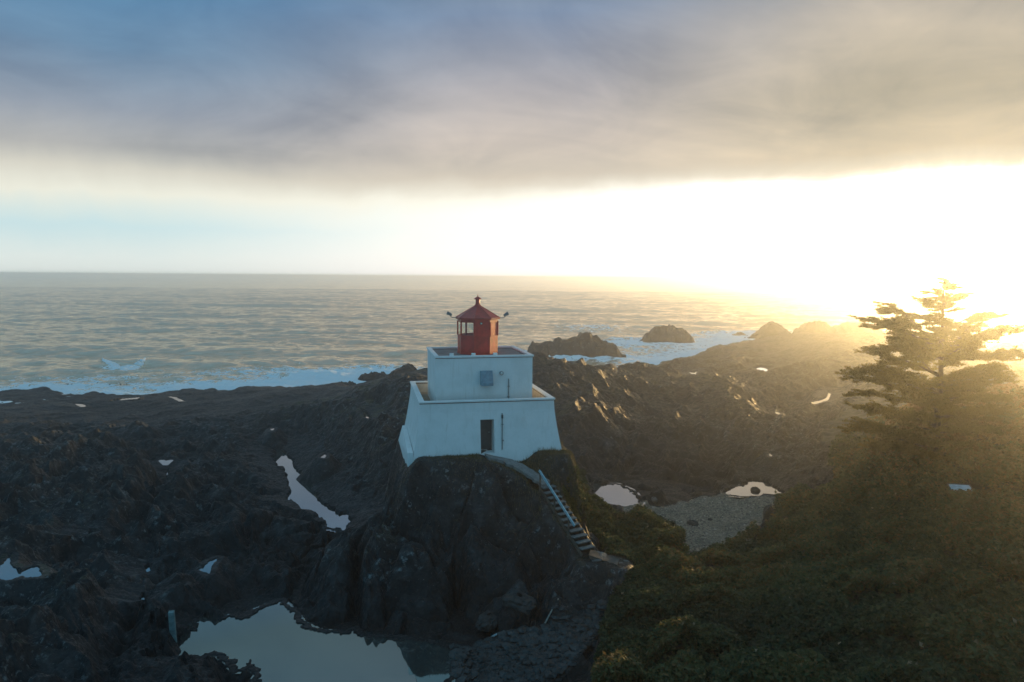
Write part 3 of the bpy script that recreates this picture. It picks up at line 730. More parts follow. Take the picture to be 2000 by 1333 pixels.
for b in ((470, 754, 150, 7, 0.45), (640, 745, 80, 16, 0.6), (740, 728, 70, 14, 0.45), (440, 735, 120, 5, 0.25), (560, 728, 100, 4, 0.3), (200, 742, 120, 3, 0.3), (1170, 642, 90, 9, 0.42), (1225, 668, 55, 7, 0.6), (1150, 640, 60, 8, 0.2), (1420, 652, 80, 7, 0.30), (1070, 696, 50, 5, 0.7), (1300, 690, 120, 14, 0.12), (100, 752, 160, 8, 0.25), (1500, 652, 80, 5, 0.6), (1400, 664, 60, 5, 0.35), (300, 700, 200, 8, 0.08)):
    foam += b[4] * px_blob(*b[:4])
z += 0.35 * np.clip(foam, 0, 1.2) * (fbm(x * 0.35, y * 0.35, 4, 300) + 0.3) * near
z = z * (0.35 + 0.65 * sst(dd, 0, 25))
sea = mesh_np('sea', np.column_stack([x, y, z]), net_faces(SV, SU), M_sea, attrs={'foam': np.clip(foam, 0, 1.5)}, smooth=True)
props(sea, kind='structure')

# ------------------------------------------------------------------ lighthouse
M_white = None
def wall_paint():
    m, n = mat('white_wall_paint'); tc = n.node('ShaderNodeTexCoord'); P = tc.outputs['Object']
    st = n.node('ShaderNodeMapping', inp={'Vector': P, 'Scale': (2.2, 2.2, 0.22)})
    stain = n.smooth(n.noise(st.outputs[0], 1.7, 7, 0.7), 0.52, 0.74, 0, 0.45)
    blot = n.smooth(n.noise(P, 0.9, 6, 0.65), 0.38, 0.68, 0, 0.45)
    c = n.mix(stain, (0.76, 0.77, 0.76), (0.52, 0.50, 0.44)); c = n.mix(blot, c, (0.60, 0.62, 0.60))
    c = n.mix(n.smooth(n.noise(P, 14, 4, 0.7), 0.70, 0.76, 0, 0.5), c, (0.38, 0.33, 0.26))
    p = n.node('ShaderNodeBsdfPrincipled', inp={'Base Color': c, 'Roughness': 0.75, 'Specular IOR Level': 0.25})
    b = n.node('ShaderNodeBump', inp={'Height': n.noise(P, 5, 8, 0.7), 'Strength': 0.35, 'Distance': 0.03}); n.link(b.outputs[0], p.inputs['Normal'])
    out(n, p.outputs[0]); return m
M_white = wall_paint()
M_inner = plain('sunlit_parapet_paint', (0.62, 0.56, 0.46), 0.8, 0.2, 2.0)  # white parapet wall tinted beige, warm sunlight put into its colour
M_trim = plain('rusty_drip_edge', (0.16, 0.085, 0.06), 0.7, 0.4, 3.0)
M_deck = plain('roof_membrane', (0.13, 0.13, 0.135), 0.75, 0.3, 1.2)
M_deck2 = plain('terrace_floor', (0.22, 0.17, 0.12), 0.85, 0.4, 1.0)
M_door = plain('brown_grey_door', (0.085, 0.075, 0.070), 0.6, 0.15, 2.0)
M_red = plain('red_paint', (0.52, 0.026, 0.022), 0.42, 0.22, 1.6, 0.25, 6)
M_redroof = plain('red_roof_paint', (0.42, 0.030, 0.028), 0.36, 0.28, 1.3, 0.2, 5)
M_grey = plain('weathered_metal', (0.19, 0.22, 0.22), 0.5, 0.25, 5, metallic=0.2)
M_blue = plain('blue_grey_metal', (0.13, 0.24, 0.30), 0.5, 0.2, 4)
M_dark = plain('dark_metal', (0.05, 0.06, 0.06), 0.5, 0.2, 5)
M_lamp = plain('pale_glass', (0.6, 0.62, 0.6), 0.15, 0.05, 5)
M_beacon = plain('green_beacon', (0.05, 0.12, 0.09), 0.35, 0.2, 5)
def glass():
    m, n = mat('window_glass')
    fr = n.node('ShaderNodeValue'); fr.outputs[0].default_value = 0.08
    tr = n.node('ShaderNodeBsdfTransparent', inp={'Color': (0.88, 0.92, 0.9, 1)}); gl = n.node('ShaderNodeBsdfGlossy', inp={'Roughness': 0.03})
    ms = n.node('ShaderNodeMixShader'); n.link(fr.outputs[0], ms.inputs[0]); n.link(tr.outputs[0], ms.inputs[1]); n.link(gl.outputs[0], ms.inputs[2])
    out(n, ms.outputs[0]); return m
M_glass = glass()

LZ = 7.7
LH = empty('lighthouse', (LX, LY, LZ), 'squat white two-storey lighthouse with a red lantern room, on the dark rocky mound', 'lighthouse', rz=LTH)
def onface(px, py, h):
    """photo point -> local x, z on the front face at local y = -h"""
    d = ray(px, py); c, s = math.cos(LTH), math.sin(LTH)
    # local y = -(X-LX) s + (Y-LY) c
    a = -d[0] * s + d[1] * c; b = LX * s - LY * c
    t = (-h - b) / a
    X_, Y_, Z_ = d * t
    return (X_ - LX) * c + (Y_ - LY) * s, Z_ + CAMZ - LZ
z_ = lambda v: v - LZ
prof = [(z_(6.2), 4.86), (z_(7.0), 4.76), (z_(7.8), 4.62), (z_(8.4), 4.51), (z_(9.0), 4.41), (z_(9.6), 4.32), (z_(10.15), 4.25), (z_(10.72), 4.22)]
dx0, dzt = onface(938.5, 821, 4.4); dx1, _ = onface(965.5, 821, 4.4)
b = MB()
zs_ = [p[0] for p in prof]
hs = lambda z: float(np.interp(z, zs_, [p[1] for p in prof]))
zr = sorted(set(zs_ + [dzt, -0.14]))
for zl, zh in zip(zr[:-1], zr[1:]):
    a, c = hs(zl), hs(zh)
    for (p, q, r, s) in (((a, -a), (a, a), (c, c), (c, -c)), ((a, a), (-a, a), (-c, c), (c, c)), ((-a, a), (-a, -a), (-c, -c), (-c, c))):
        b.poly([(*p, zl), (*q, zl), (*r, zh), (*s, zh)], [(0, 1, 2, 3)])
    b.poly([(-a, -a, zl), (dx0, -a, zl), (dx0, -c, zh), (-c, -c, zh)], [(0, 1, 2, 3)])
    b.poly([(dx1, -a, zl), (a, -a, zl), (c, -c, zh), (dx1, -c, zh)], [(0, 1, 2, 3)])
    if zl >= dzt - 1e-6 or zh <= -0.13:
        b.poly([(dx0, -a, zl), (dx1, -a, zl), (dx1, -c, zh), (dx0, -c, zh)], [(0, 1, 2, 3)])
    else:
        yb = -3.45
        b.poly([(dx0, -a, zl), (dx0, yb, zl), (dx0, yb, zh), (dx0, -c, zh)], [(0, 1, 2, 3)])
        b.poly([(dx1, -a, zl), (dx1, yb, zl), (dx1, yb, zh), (dx1, -c, zh)], [(3, 2, 1, 0)])
b.poly([(dx0, -hs(dzt), dzt), (dx1, -hs(dzt), dzt), (dx1, -3.45, dzt), (dx0, -3.45, dzt)], [(0, 1, 2, 3)])
b.poly([(dx0, -hs(-0.14), -0.14), (dx1, -hs(-0.14), -0.14), (dx1, -3.45, -0.14), (dx0, -3.45, -0.14)], [(0, 1, 2, 3)])
b.build('lower_wall', M_white, LH)
def ring_wall(mb, ho, hi, z0, z1, hoy=None, hiy=None):
    hoy = hoy or ho; hiy = hiy or hi
    mb.box(-ho, ho, -hoy, -hiy, z0, z1); mb.box(-ho, ho, hiy, hoy, z0, z1)
    mb.box(-ho, -hi, -hiy, hiy, z0, z1); mb.box(hi, ho, -hiy, hiy, z0, z1)
zp = z_(10.74)
b = MB(); ring_wall(b, 4.245, 3.95, z_(10.72), z_(10.775)); b.build('drip_edge', M_trim, LH)
b = MB(); ring_wall(b, 4.29, 3.93, z_(10.775), z_(10.87)); b.build('coping', M_white, LH, bevel=0.012)
b = MB()
for q in range(4):
    pts = [(-3.96, -3.96), (3.96, -3.96), (3.96, 3.96), (-3.96, 3.96)]
    p1 = pts[q]; p2 = pts[(q + 1) % 4]
    b.poly([(*p1, z_(9.95)), (*p2, z_(9.95)), (*p2, z_(10.74)), (*p1, z_(10.74))], [(3, 2, 1, 0)])
b.build('parapet_inner_face', M_inner, LH)
b = MB(); b.box(-3.965, 3.965, -3.965, 3.965, z_(9.8), z_(10.05)); b.build('terrace', M_deck2, LH)
# door
b = MB(); b.box(dx0 + 0.003, dx1 - 0.003, -3.50, -3.44, -0.135, dzt - 0.003); DR = b.build('door', M_door, LH)
b = MB(); b.box(dx1 - 0.22, dx1 - 0.10, -3.57, -3.503, 0.95, 1.0); b.build('handle', M_grey, DR)
for hz0 in (0.3, dzt - 0.42):
    b = MB(); b.box(dx0 + 0.06, dx0 + 0.12, -3.52, -3.503, hz0, hz0 + 0.12); b.build('hinge', M_dark, DR)
# upper storey
UXh, UYh = 3.12, 2.9
b = MB(); b.box(-UXh, UXh, -UYh, UYh, z_(9.9), z_(13.33)); b.build('upper_wall', M_white, LH)
b = MB(); ring_wall(b, UXh + 0.02, UXh - 0.2, z_(13.33), z_(13.375), UYh + 0.02, UYh - 0.2); b.build('drip_edge', M_trim, LH)
b = MB(); ring_wall(b, UXh + 0.07, UXh - 0.22, z_(13.375), z_(13.49), UYh + 0.07, UYh - 0.22); b.build('coping', M_white, LH, bevel=0.012)
b = MB(); b.box(-UXh + 0.21, UXh - 0.21, -UYh + 0.21, UYh - 0.21, z_(13.33), z_(13.345)); b.build('roof_deck', M_deck, LH)
for px in (882, 924.5, 967):
    lx, lz = onface(px, 693, UYh - 0.35)
    b = MB(); b.box(lx - 0.13, lx + 0.13, -UYh + 0.25, -UYh + 0.42, z_(13.345), z_(13.62)); b.build('roof_vent', M_white, LH, bevel=0.02)
# hooded louvre
x0, zt = onface(938, 724.5, UYh); x1, zb = onface(961, 751.5, UYh)
b = MB(); y_ = -UYh - 0.004
b.poly([(x0, y_, zt), (x1, y_, zt), (x1, y_, zb), (x0, y_, zb), (x0, y_ - 0.12, zt - 0.01), (x1, y_ - 0.12, zt - 0.01), (x1, y_ - 0.50, zb + 0.16), (x0, y_ - 0.50, zb + 0.16), (x0, y_ - 0.50, zb), (x1, y_ - 0.50, zb)],
       [(0, 1, 5, 4), (4, 5, 6, 7), (7, 6, 9, 8), (0, 4, 7, 8, 3), (1, 2, 9, 6, 5)])
b.build('vent_hood', M_blue, LH)
b = MB(); b.box(x0 + 0.02, x1 - 0.02, y_ - 0.03, y_, zb + 0.05, zt - 0.03); b.build('vent_opening', M_dark, LH)
lx, lz = onface(979, 729, UYh)
b = MB(); b.loft([[(lx + 0.13 * math.cos(2 * math.pi * j / 14), yy, lz + 0.13 * math.sin(2 * math.pi * j / 14)) for j in range(14)] for yy in (-UYh - 0.003, -UYh - 0.10, -UYh - 0.13)]); WLm = b.build('wall_lamp', M_grey, LH)
b = MB(); b.loft([[(lx + r * math.cos(2 * math.pi * j / 14), yy, lz + r * math.sin(2 * math.pi * j / 14)) for j in range(14)] for yy, r in ((-UYh - 0.131, 0.09), (-UYh - 0.19, 0.05))]); b.build('lamp_glass', M_lamp, WLm)
def pipe(pa, pb, h0, name='conduit', h1=None):
    a = onface(*pa, h0); c = onface(*pb, h1 or h0)
    b = MB(); b.tube([(a[0], -h0 + 0.1, a[1] + 0.02), (a[0], -h0 - 0.05, a[1]), (a[0], -h0 - 0.06, a[1] - 0.08), (c[0], -(h1 or h0) - 0.06, c[1])], 0.032, 8)
    for t_ in (0.3, 0.75):
        zc = a[1] + (c[1] - a[1]) * t_; yc = -(h0 + ((h1 or h0) - h0) * t_) - 0.06
        b.box(a[0] - 0.06, a[0] + 0.06, yc - 0.045, yc + 0.06, zc - 0.025, zc + 0.025)
    return b.build(name, M_grey, LH)
pipe((993, 741), (993, 786), UYh)
pipe((980.5, 808), (980.5, 878), 4.27, 'conduit', 4.6)
b = MB(); a = onface(980.5, 812, 4.27); b.box(a[0] - 0.05, a[0] + 0.05, -4.40, -4.24, a[1] - 0.16, a[1] + 0.05); b.build('junction_box', M_dark, LH)
# flared plinth wall stepping down the left side
b = MB()
b.poly([(-4.66, -4.70, z_(7.86)), (-4.62, 3.2, z_(7.86)), (-4.70, 3.2, z_(7.0)), (-4.70, -4.70, z_(6.6)),
        (-5.02, -4.60, z_(7.86)), (-4.90, 3.2, z_(7.86)), (-5.20, 3.2, z_(6.8)), (-4.98, -4.60, z_(6.4))],
       [(0, 1, 5, 4), (1, 2, 6, 5), (2, 3, 7, 6), (3, 0, 4, 7), (4, 5, 6, 7), (0, 3, 2, 1)])
b.build('plinth_wall', M_white, LH, bevel=0.02)
# lantern room
LR = 1.37; A0 = R(-96) - LTH
ang8 = [R(-90) + R(a) - LTH for a in (-96, -51, -6, 39, 84, 129, 174, 219)]
V8 = lambda r, z: [(r * math.cos(a), r * math.sin(a), z) for a in ang8]
zf, zsill, zhead, zeave = z_(13.345), z_(14.55), z_(15.52), z_(15.70)
LN = None
b = MB(); b.loft([V8(LR, zf), V8(LR, zsill)], cap=False); b.loft([V8(LR, zhead), V8(LR, zeave)], cap=False)
b.loft([V8(LR + 0.025, zsill - 0.03), V8(LR + 0.025, zsill + 0.03)]) if False else None
LN = b.build('lantern_room', M_red, LH)
b = MB(); b.loft([V8(LR + 0.03, zf), V8(LR + 0.03, zf + 0.08)], cap=False); b.build('base_band', M_red, LN)
solid = (1, 2)       # hidden later by index: faces 1..2 are the plated ones seen from the path
def face_pts(i): return Vector((math.cos(ang8[i]), math.sin(ang8[i]), 0)) * LR, Vector((math.cos(ang8[(i + 1) % 8]), math.sin(ang8[(i + 1) % 8]), 0)) * LR
for i in range(8):
    p, q = face_pts(i); nrm = ((p + q) / 2).normalized(); nrm.z = 0
    d = (q - p).normalized()
    b = MB(); b.tube([(p.x, p.y, zsill), (p.x, p.y, zhead)], 0.045, 6); b.build('corner_post', M_red, LN)
    if i in (2, 3):
        b = MB(); c = (p + q) / 2; L = (q - p).length / 2 - 0.03
        pts = [c + d * sx * L + Vector((0, 0, zz_)) for sx, zz_ in ((-1, zsill), (1, zsill), (1, zhead), (-1, zhead))]
        b.poly([*pts, *[v - nrm * 0.04 for v in pts]], [(0, 1, 2, 3), (7, 6, 5, 4), (0, 4, 5, 1), (1, 5, 6, 2), (2, 6, 7, 3), (3, 7, 4, 0)])
        b.build('wall_panel', M_red, LN)
        if i == 3:
            b = MB(); up = Vector((0, 0, 1))
            for (s0, z0, s1, z1) in ((-1, zsill, 1, zsill), (-1, zhead - 0.06, 1, zhead - 0.06), (-1, zsill, -1, zhead - 0.06), (1, zsill, 1, zhead - 0.06)):
                b.bar(c + d * s0 * (L - 0.06) + up * z0 + nrm * 0.012, c + d * s1 * (L - 0.06) + up * z1 + nrm * 0.012, 0.03, 0.03)
            b.build('panel_frame', M_red, LN)
    else:
        c = (p + q) / 2; L = (q - p).length / 2
        b = MB(); up = Vector((0, 0, 1))
        for zz_ in (zsill + 0.03, zhead - 0.03): b.bar(p + up * zz_, q + up * zz_, 0.05, 0.06)
        for sx in (-1, 1): b.bar(c + d * sx * (L - 0.05) + up * zsill, c + d * sx * (L - 0.05) + up * zhead, 0.05, 0.05)
        if i in (1,): pass
        Wn = b.build('window', M_red, LN)
        b = MB(); pts = [c + d * sx * (L - 0.05) + up * zz_ for sx, zz_ in ((-1, zsill), (1, zsill), (1, zhead), (-1, zhead))]
        b.poly(pts, [(0, 1, 2, 3)]); b.build('pane', M_glass, Wn)
        if i in (1, 5):
            b = MB(); b.bar(c - d * 0.12 + up * zsill, c - d * 0.12 + up * zhead, 0.03, 0.03); b.build('glazing_bar', M_dark, Wn)
b = MB(); b.loft([V8(1.50, zeave - 0.02), V8(1.50, zeave + 0.06), V8(0.30, z_(16.48)), V8(0.17, z_(16.62))], cap=True); RF = b.build('lantern_roof', M_redroof, LN)
b = MB(); b.loft([V8(1.52, zeave - 0.05), V8(1.52, zeave + 0.0)], cap=False); b.build('eave_band', M_red, RF)
b = MB()
for a in ang8: b.tube([(1.5 * math.cos(a), 1.5 * math.sin(a), zeave + 0.065), (0.3 * math.cos(a), 0.3 * math.sin(a), z_(16.485))], 0.014, 5)
b.build('roof_seam', M_redroof, RF)
b = MB(); b.loft([b.ngon(0, 0, zz_, r, 16) for zz_, r in ((z_(16.55), 0.20), (z_(16.70), 0.15), (z_(16.95), 0.14), (z_(16.98), 0.20))]); b.build('ventilator', M_redroof, RF)
b = MB(); b.loft([b.ngon(0, 0, zz_, r, 16) for zz_, r in ((z_(16.96), 0.25), (z_(17.0), 0.255), (z_(17.10), 0.11), (z_(17.16), 0.03), (z_(17.30), 0.01))]); b.build('ventilator_cap', M_redroof, RF)
# beacon inside
b = MB(); b.tube([(0.35, -0.1, zf), (0.35, -0.1, zsill + 0.1)], 0.10, 10); b.tube([(0.35, -0.1, zsill + 0.1), (0.35, -0.1, zsill + 0.42)], [0.2, 0.17], 12); b.build('beacon', M_beacon, LN)
p, q = face_pts(2); c = p + (q - p) * 0.42; nrm = ((p + q) / 2).normalized()
lc = c + Vector((0, 0, zhead - 0.10)) + nrm * 0.02
b = MB(); b.tube([lc, lc + nrm * 0.07], 0.085, 12); PLm = b.build('porch_lamp', M_dark, LN)
b = MB(); b.tube([lc + nrm * 0.071, lc + nrm * 0.10 - Vector((0, 0, 0.03))], [0.06, 0.03], 12); b.build('lamp_glass', M_lamp, PLm)
# floodlights on brackets
c_, s_2 = math.cos(-LTH), math.sin(-LTH)
for sx in (-1, 1):
    dv = Vector((sx * c_, sx * s_2, 0)); fw = Vector((0, -1, 0)); fw = Vector((s_2 * -1 * -1, -c_, 0))
    o_ = dv * 1.45 + Vector((0, 0, zeave + 0.02))
    b = MB(); b.tube([o_ - dv * 0.06, o_ + dv * 0.30, o_ + dv * 0.42 + Vector((0, 0, 0.12))], 0.03, 8); b.tube([o_ + dv * 0.0, o_ + dv * 0.03], 0.08, 8)
    FLt = b.build('floodlight', M_grey, LH)
    hd = o_ + dv * 0.44 + Vector((0, 0, 0.24)); ax = (dv * 0.86 + Vector((0, 0, 0.42))).normalized()
    b = MB(); b.loft([[hd + ax * t_ + (fw * math.cos(2 * math.pi * j / 4 + 0.78) + ax.cross(fw) * math.sin(2 * math.pi * j / 4 + 0.78)) * r for j in range(4)] for t_, r in ((-0.17, 0.10), (0.16, 0.17), (0.19, 0.17))])
    b.build('lamp_head', M_grey, FLt)
    b = MB(); b.loft([[hd + ax * t_ + (fw * math.cos(2 * math.pi * j / 4 + 0.78) + ax.cross(fw) * math.sin(2 * math.pi * j / 4 + 0.78)) * 0.15 for j in range(4)] for t_ in (0.192, 0.20)])
    b.build('lamp_glass', M_lamp, FLt)

# ------------------------------------------------------------------ path and stairs
def ribbon(name, line, w, m, th=0.04):
    mb = MB(); L_ = [Vector(p) for p in line]; pts = []
    for a, c in zip(L_[:-1], L_[1:]):
        for k in range(6): pts.append(a.lerp(c, k / 6))
    pts.append(L_[-1]); rings = []
    for i, p in enumerate(pts):
        d = pts[min(i + 1, len(pts) - 1)] - pts[max(i - 1, 0)]; sd_ = Vector((d.y, -d.x, 0)).normalized()
        ww = w * (1 + 0.10 * math.sin(i * 1.7) + 0.07 * math.sin(i * 4.1))
        rings.append([p - sd_ * ww / 2 + Vector((0, 0, th)), p + sd_ * ww / 2 + Vector((0, 0, th)), p + sd_ * ww / 2 - Vector((0, 0, 0.15)), p - sd_ * ww / 2 - Vector((0, 0, 0.15))])
    mb.loft(rings); return mb.build(name, m)
props(ribbon('path', PATH, 0.95, M_path), kind='structure')
props(ribbon('path', PATH2, 0.8, plain('worn_dirt_path', (0.065, 0.062, 0.055), 0.9, 0.4, 3, 0.4, 8)), kind='structure')
M_tread = plain('weathered_plank', (0.10, 0.125, 0.13), 0.7, 0.3, 6, 0.3, 20)
M_wood = plain('dark_timber', (0.085, 0.07, 0.055), 0.8, 0.3, 5, 0.3, 14)
M_rail = plain('pale_painted_rail', (0.26, 0.44, 0.50), 0.5, 0.25, 6)
a_, c_s = Vector(ST_TOP), Vector(ST_BOT); dh = Vector((c_s.x - a_.x, c_s.y - a_.y, 0)); Ls = dh.length; dh.normalize(); sdv = Vector((-dh.y, dh.x, 0))
if sdv.x < 0: sdv = -sdv
ST = empty('staircase', ST_TOP, 'steep weathered plank staircase with one pale blue handrail, below the lighthouse path', 'stairs')
NS = 12; run = Ls / NS; rise = (a_.z - c_s.z) / NS
def lc_(v): return Vector(v) - a_
for i in range(NS):
    p = a_ + dh * run * (i + 0.5) + Vector((0, 0, -rise * (i + 0.5) + 0.05))
    mb = MB(); w2 = 0.46 + 0.02 * math.sin(i * 2.3)
    cnr = [p + sdv * sx * w2 + dh * sy * run * 0.50 for sx, sy in ((-1, -1), (1, -1), (1, 1), (-1, 1))]
    mb.poly([lc_(v) - Vector((0, 0, 0.06)) for v in cnr] + [lc_(v) for v in cnr], [(0, 3, 2, 1), (4, 5, 6, 7), (0, 1, 5, 4), (1, 2, 6, 5), (2, 3, 7, 6), (3, 0, 4, 7)])
    so = mb.build('step', M_tread, ST, bevel=0.01)
for sx in (-1, 1):
    mb = MB(); mb.bar(lc_(a_ + sdv * sx * 0.47 + Vector((0, 0, -0.20))), lc_(c_s + sdv * sx * 0.47 + Vector((0, 0, -0.20))), 0.07, 0.20); mb.build('stringer', M_wood, ST)
r0_ = a_ - sdv * 0.56 + Vector((0, 0, 0.95)); r1_ = a_ + dh * Ls * 0.86 - sdv * 0.56 + Vector((0, 0, -(a_.z - c_s.z) * 0.86 + 0.95))
mb = MB(); mb.bar(lc_(r0_), lc_(r1_), 0.07, 0.15); mb.build('handrail', M_rail, ST, bevel=0.01)
for t_ in (0.03, 0.45, 0.84):
    p = r0_.lerp(r1_, t_)
    mb = MB(); mb.bar(lc_(p - Vector((0, 0, 1.35))), lc_(p - Vector((0, 0, 0.05))), 0.10, 0.10); mb.build('post', M_wood, ST)
# stone slab at the foot of the stairs
def boulder(px, py, D, rx, ry, rz, label, seed=0, m=None, cat='boulder', group=None, name='boulder', x_y=None, sink=0.3):
    if x_y is None:
        p = at_d(px, py, D); x_, y_ = p[0], p[1]
    else: x_, y_ = x_y
    zg = float(hz(x_, y_))
    nu, nv = 28, 18
    th = np.linspace(0, 2 * np.pi, nu, endpoint=False); ph = np.linspace(-1.35, 1.45, nv)
    T, Ph = np.meshgrid(th, ph); vx = np.cos(T) * np.cos(Ph); vy = np.sin(T) * np.cos(Ph); vz = np.sin(Ph)
    nz = 1 + 0.22 * perlin(vx * 1.6 + seed * 7.1, vy * 1.6 + vz * 1.9, seed) + 0.16 * perlin(vx * 4 + seed, vy * 4 - vz * 4, seed + 3)
    pw_ = 0.8
    vx, vy, vz = [np.sign(v) * np.abs(v) ** pw_ for v in (vx, vy, vz)]
    v = np.column_stack([(vx * nz * rx).ravel(), (vy * nz * ry).ravel(), (vz * nz * rz).ravel()])
    idx = np.arange(nu * nv).reshape(nv, nu); nx = np.roll(idx, -1, 1)
    f = np.stack([idx[:-1], nx[:-1], nx[1:], idx[1:]], -1).reshape(-1, 4)
    o = mesh_np(name, v, f, m or M_rock, smooth=False); o.location = (x_, y_, zg + rz * (0.5 - sink)); o.rotation_euler = (0, 0, seed * 1.3)
    return props(o, label, cat, group)
M_pale = plain('pale_stone', (0.10, 0.105, 0.10), 0.8, 0.3, 3, 0.5, 10)
M_boul = plain('dark_boulder', (0.028, 0.028, 0.027), 0.8, 0.5, 3, 0.9, 6)
boulder(1169, 1087, 36.7, 0.62, 0.42, 0.10, 'flat pale stone slab at the foot of the staircase', 1, M_pale, 'stone slab', name='stone_slab')
gb_ = 'boulders on the gravel beach'
boulder(1268, 1024, 49, 1.15, 0.7, 0.42, 'largest dark boulder on the beach, behind the bushes by the stairs', 2, M_boul, group=gb_)
boulder(1243, 1012, 50.5, 0.8, 0.5, 0.35, 'dark boulder left of the largest one on the gravel beach', 3, M_boul, group=gb_)
boulder(1353, 1022, 49.5, 0.45, 0.35, 0.22, 'lone small dark boulder in the middle of the gravel beach', 4, M_boul, group=gb_)
boulder(1470, 1040, 46.5, 0.5, 0.4, 0.3, 'dark boulder at the right edge of the gravel beach', 5, M_boul, group=gb_)
boulder(1392, 1066, 45, 0.28, 0.22, 0.15, 'small brown stone on the lower gravel beach', 6, M_boul, group=gb_)
boulder(1476, 950, 56.8, 0.40, 0.25, 0.30, 'dark rock standing in the beach pool', 7, M_boul, group=gb_, sink=-1.4)
boulder(1449, 967, 55.6, 0.16, 0.14, 0.12, 'small rock at the near rim of the beach pool', 8, M_boul, group=gb_)
boulder(1277, 977, 54.5, 0.3, 0.25, 0.2, 'pale-topped small boulder right of the cove pool', 9, M_pale, group=gb_)
boulder(1387, 1010, 50.5, 0.18, 0.15, 0.12, 'tiny stone on the upper gravel beach', 10, M_boul, group=gb_)
gc_ = 'boulders of the near cove'
boulder(1275, 1135, 35.0, 0.35, 0.3, 0.25, 'grey boulder half hidden in shrubs below the path', 11, M_pale, group=gc_)
boulder(1246, 1149, 34.5, 0.3, 0.25, 0.22, 'small pale boulder at the edge of the shrubs below the path', 12, M_pale, group=gc_)
boulder(955, 1195, 34.4, 0.75, 0.5, 0.35, 'rounded boulder in the dark cleft under the mound', 13, M_boul, group=gc_)
boulder(1015, 1190, 34.5, 0.9, 0.6, 0.4, 'broad boulder at the foot of the mound above the cobbles', 14, M_boul, group=gc_)
boulder(829, 1322, 30.6, 0.22, 0.16, 0.14, 'small stone awash in the right end of the dark front pool', 15, M_boul, group=gc_, sink=-2.2)
for i, (px, py, D, r, lb) in enumerate([(905, 1292, 31.4, 0.35, 'wet boulder at the right shore of the front pool'), (930, 1306, 30.9, 0.28, 'second wet boulder right of the front pool shore'),
        (965, 1290, 31.4, 0.4, 'wide wet boulder in the middle of the cobbles'), (1003, 1312, 30.4, 0.34, 'wet boulder near the bottom edge among the cobbles'),
        (1040, 1285, 31.2, 0.3, 'wet boulder near the shrubs at the right of the cobbles'), (915, 1325, 30.1, 0.4, 'wet boulder at the bottom edge beside the front pool'),
        (1095, 1285, 31.0, 0.22, 'small wet boulder touching the shrubs beside the cobbles')]):
    boulder(px, py, D, r * 1.3, r * 0.8, r * 0.55, lb, 20 + i, M_cobble, group=gc_)
# pebbles
def icos(n_, area, smin, smax, m, name, flat=0.6, seed=0):
    t = (1 + 5 ** 0.5) / 2
    bv = np.array([(-1, t, 0), (1, t, 0), (-1, -t, 0), (1, -t, 0), (0, -1, t), (0, 1, t), (0, -1, -t), (0, 1, -t), (t, 0, -1), (t, 0, 1), (-t, 0, -1), (-t, 0, 1)]) / 1.9
    bf = np.array([(0, 11, 5), (0, 5, 1), (0, 1, 7), (0, 7, 10), (0, 10, 11), (1, 5, 9), (5, 11, 4), (11, 10, 2), (10, 7, 6), (7, 1, 8), (3, 9, 4), (3, 4, 2), (3, 2, 6), (3, 6, 8), (3, 8, 9), (4, 9, 5), (2, 4, 11), (6, 2, 10), (8, 6, 7), (9, 8, 1)])
    rg = np.random.RandomState(seed); x0, x1, y0, y1, G = area
    x = rg.uniform(x0, x1, n_ * 4); y = rg.uniform(y0, y1, n_ * 4); k = (sample(G, x, y) > 0.4) & (hz(x, y) > 0.3)
    x = x[k][:n_]; y = y[k][:n_]; z = hz(x, y); nn_ = len(x)
    s = smin * (smax / smin) ** (rg.rand(nn_) ** 2.2)
    sc_ = np.stack([s * rg.uniform(0.8, 1.4, nn_), s * rg.uniform(0.7, 1.1, nn_), s * flat], -1)
    v = bv[None] * sc_[:, None] * rg.uniform(0.8, 1.2, (nn_, 12, 1)) + np.stack([x, y, z + s * 0.15], -1)[:, None]
    f = bf[None] + (np.arange(nn_) * 12)[:, None, None]
    return props(mesh_np(name, v.reshape(-1, 3), f.reshape(-1, 3), m, attrs={'tint': np.repeat(rg.rand(nn_), 12)}), kind='stuff')
def tint_mat(name, stops, rough=0.8, trans=0.0):
    m, n = mat(name); at = n.node('ShaderNodeAttribute', attribute_name='tint')
    c = n.ramp(at.outputs['Fac'], stops)
    p = n.node('ShaderNodeBsdfPrincipled', inp={'Base Color': c, 'Roughness': rough, 'Specular IOR Level': 0.3})
    if trans:
        tr = n.node('ShaderNodeBsdfTranslucent'); n.link(c, tr.inputs[0]); ms = n.node('ShaderNodeMixShader', inp={0: trans}); n.link(p.outputs[0], ms.inputs[1]); n.link(tr.outputs[0], ms.inputs[2]); out(n, ms.outputs[0])
    else: out(n, p.outputs[0])
    return m
M_peb = tint_mat('pebble', [(0, (0.07, 0.06, 0.05)), (0.5, (0.19, 0.165, 0.13)), (0.9, (0.30, 0.27, 0.22)), (1, (0.42, 0.39, 0.34))])
BG = beach.reshape(NV, NU); CG = cobble.reshape(NV, NU)
o = icos(9000, (8, 26, 42, 60, BG), 0.02, 0.09, M_peb, 'pebbles', seed=1); o['label'] = 'loose pebbles over the grey gravel beach'; o['category'] = 'pebbles'
o = icos(3500, (-4, 7, 28, 38, CG), 0.04, 0.30, M_cobble, 'cobbles', seed=2); o['label'] = 'wet blue-grey cobbles right of the dark front pool'; o['category'] = 'cobbles'

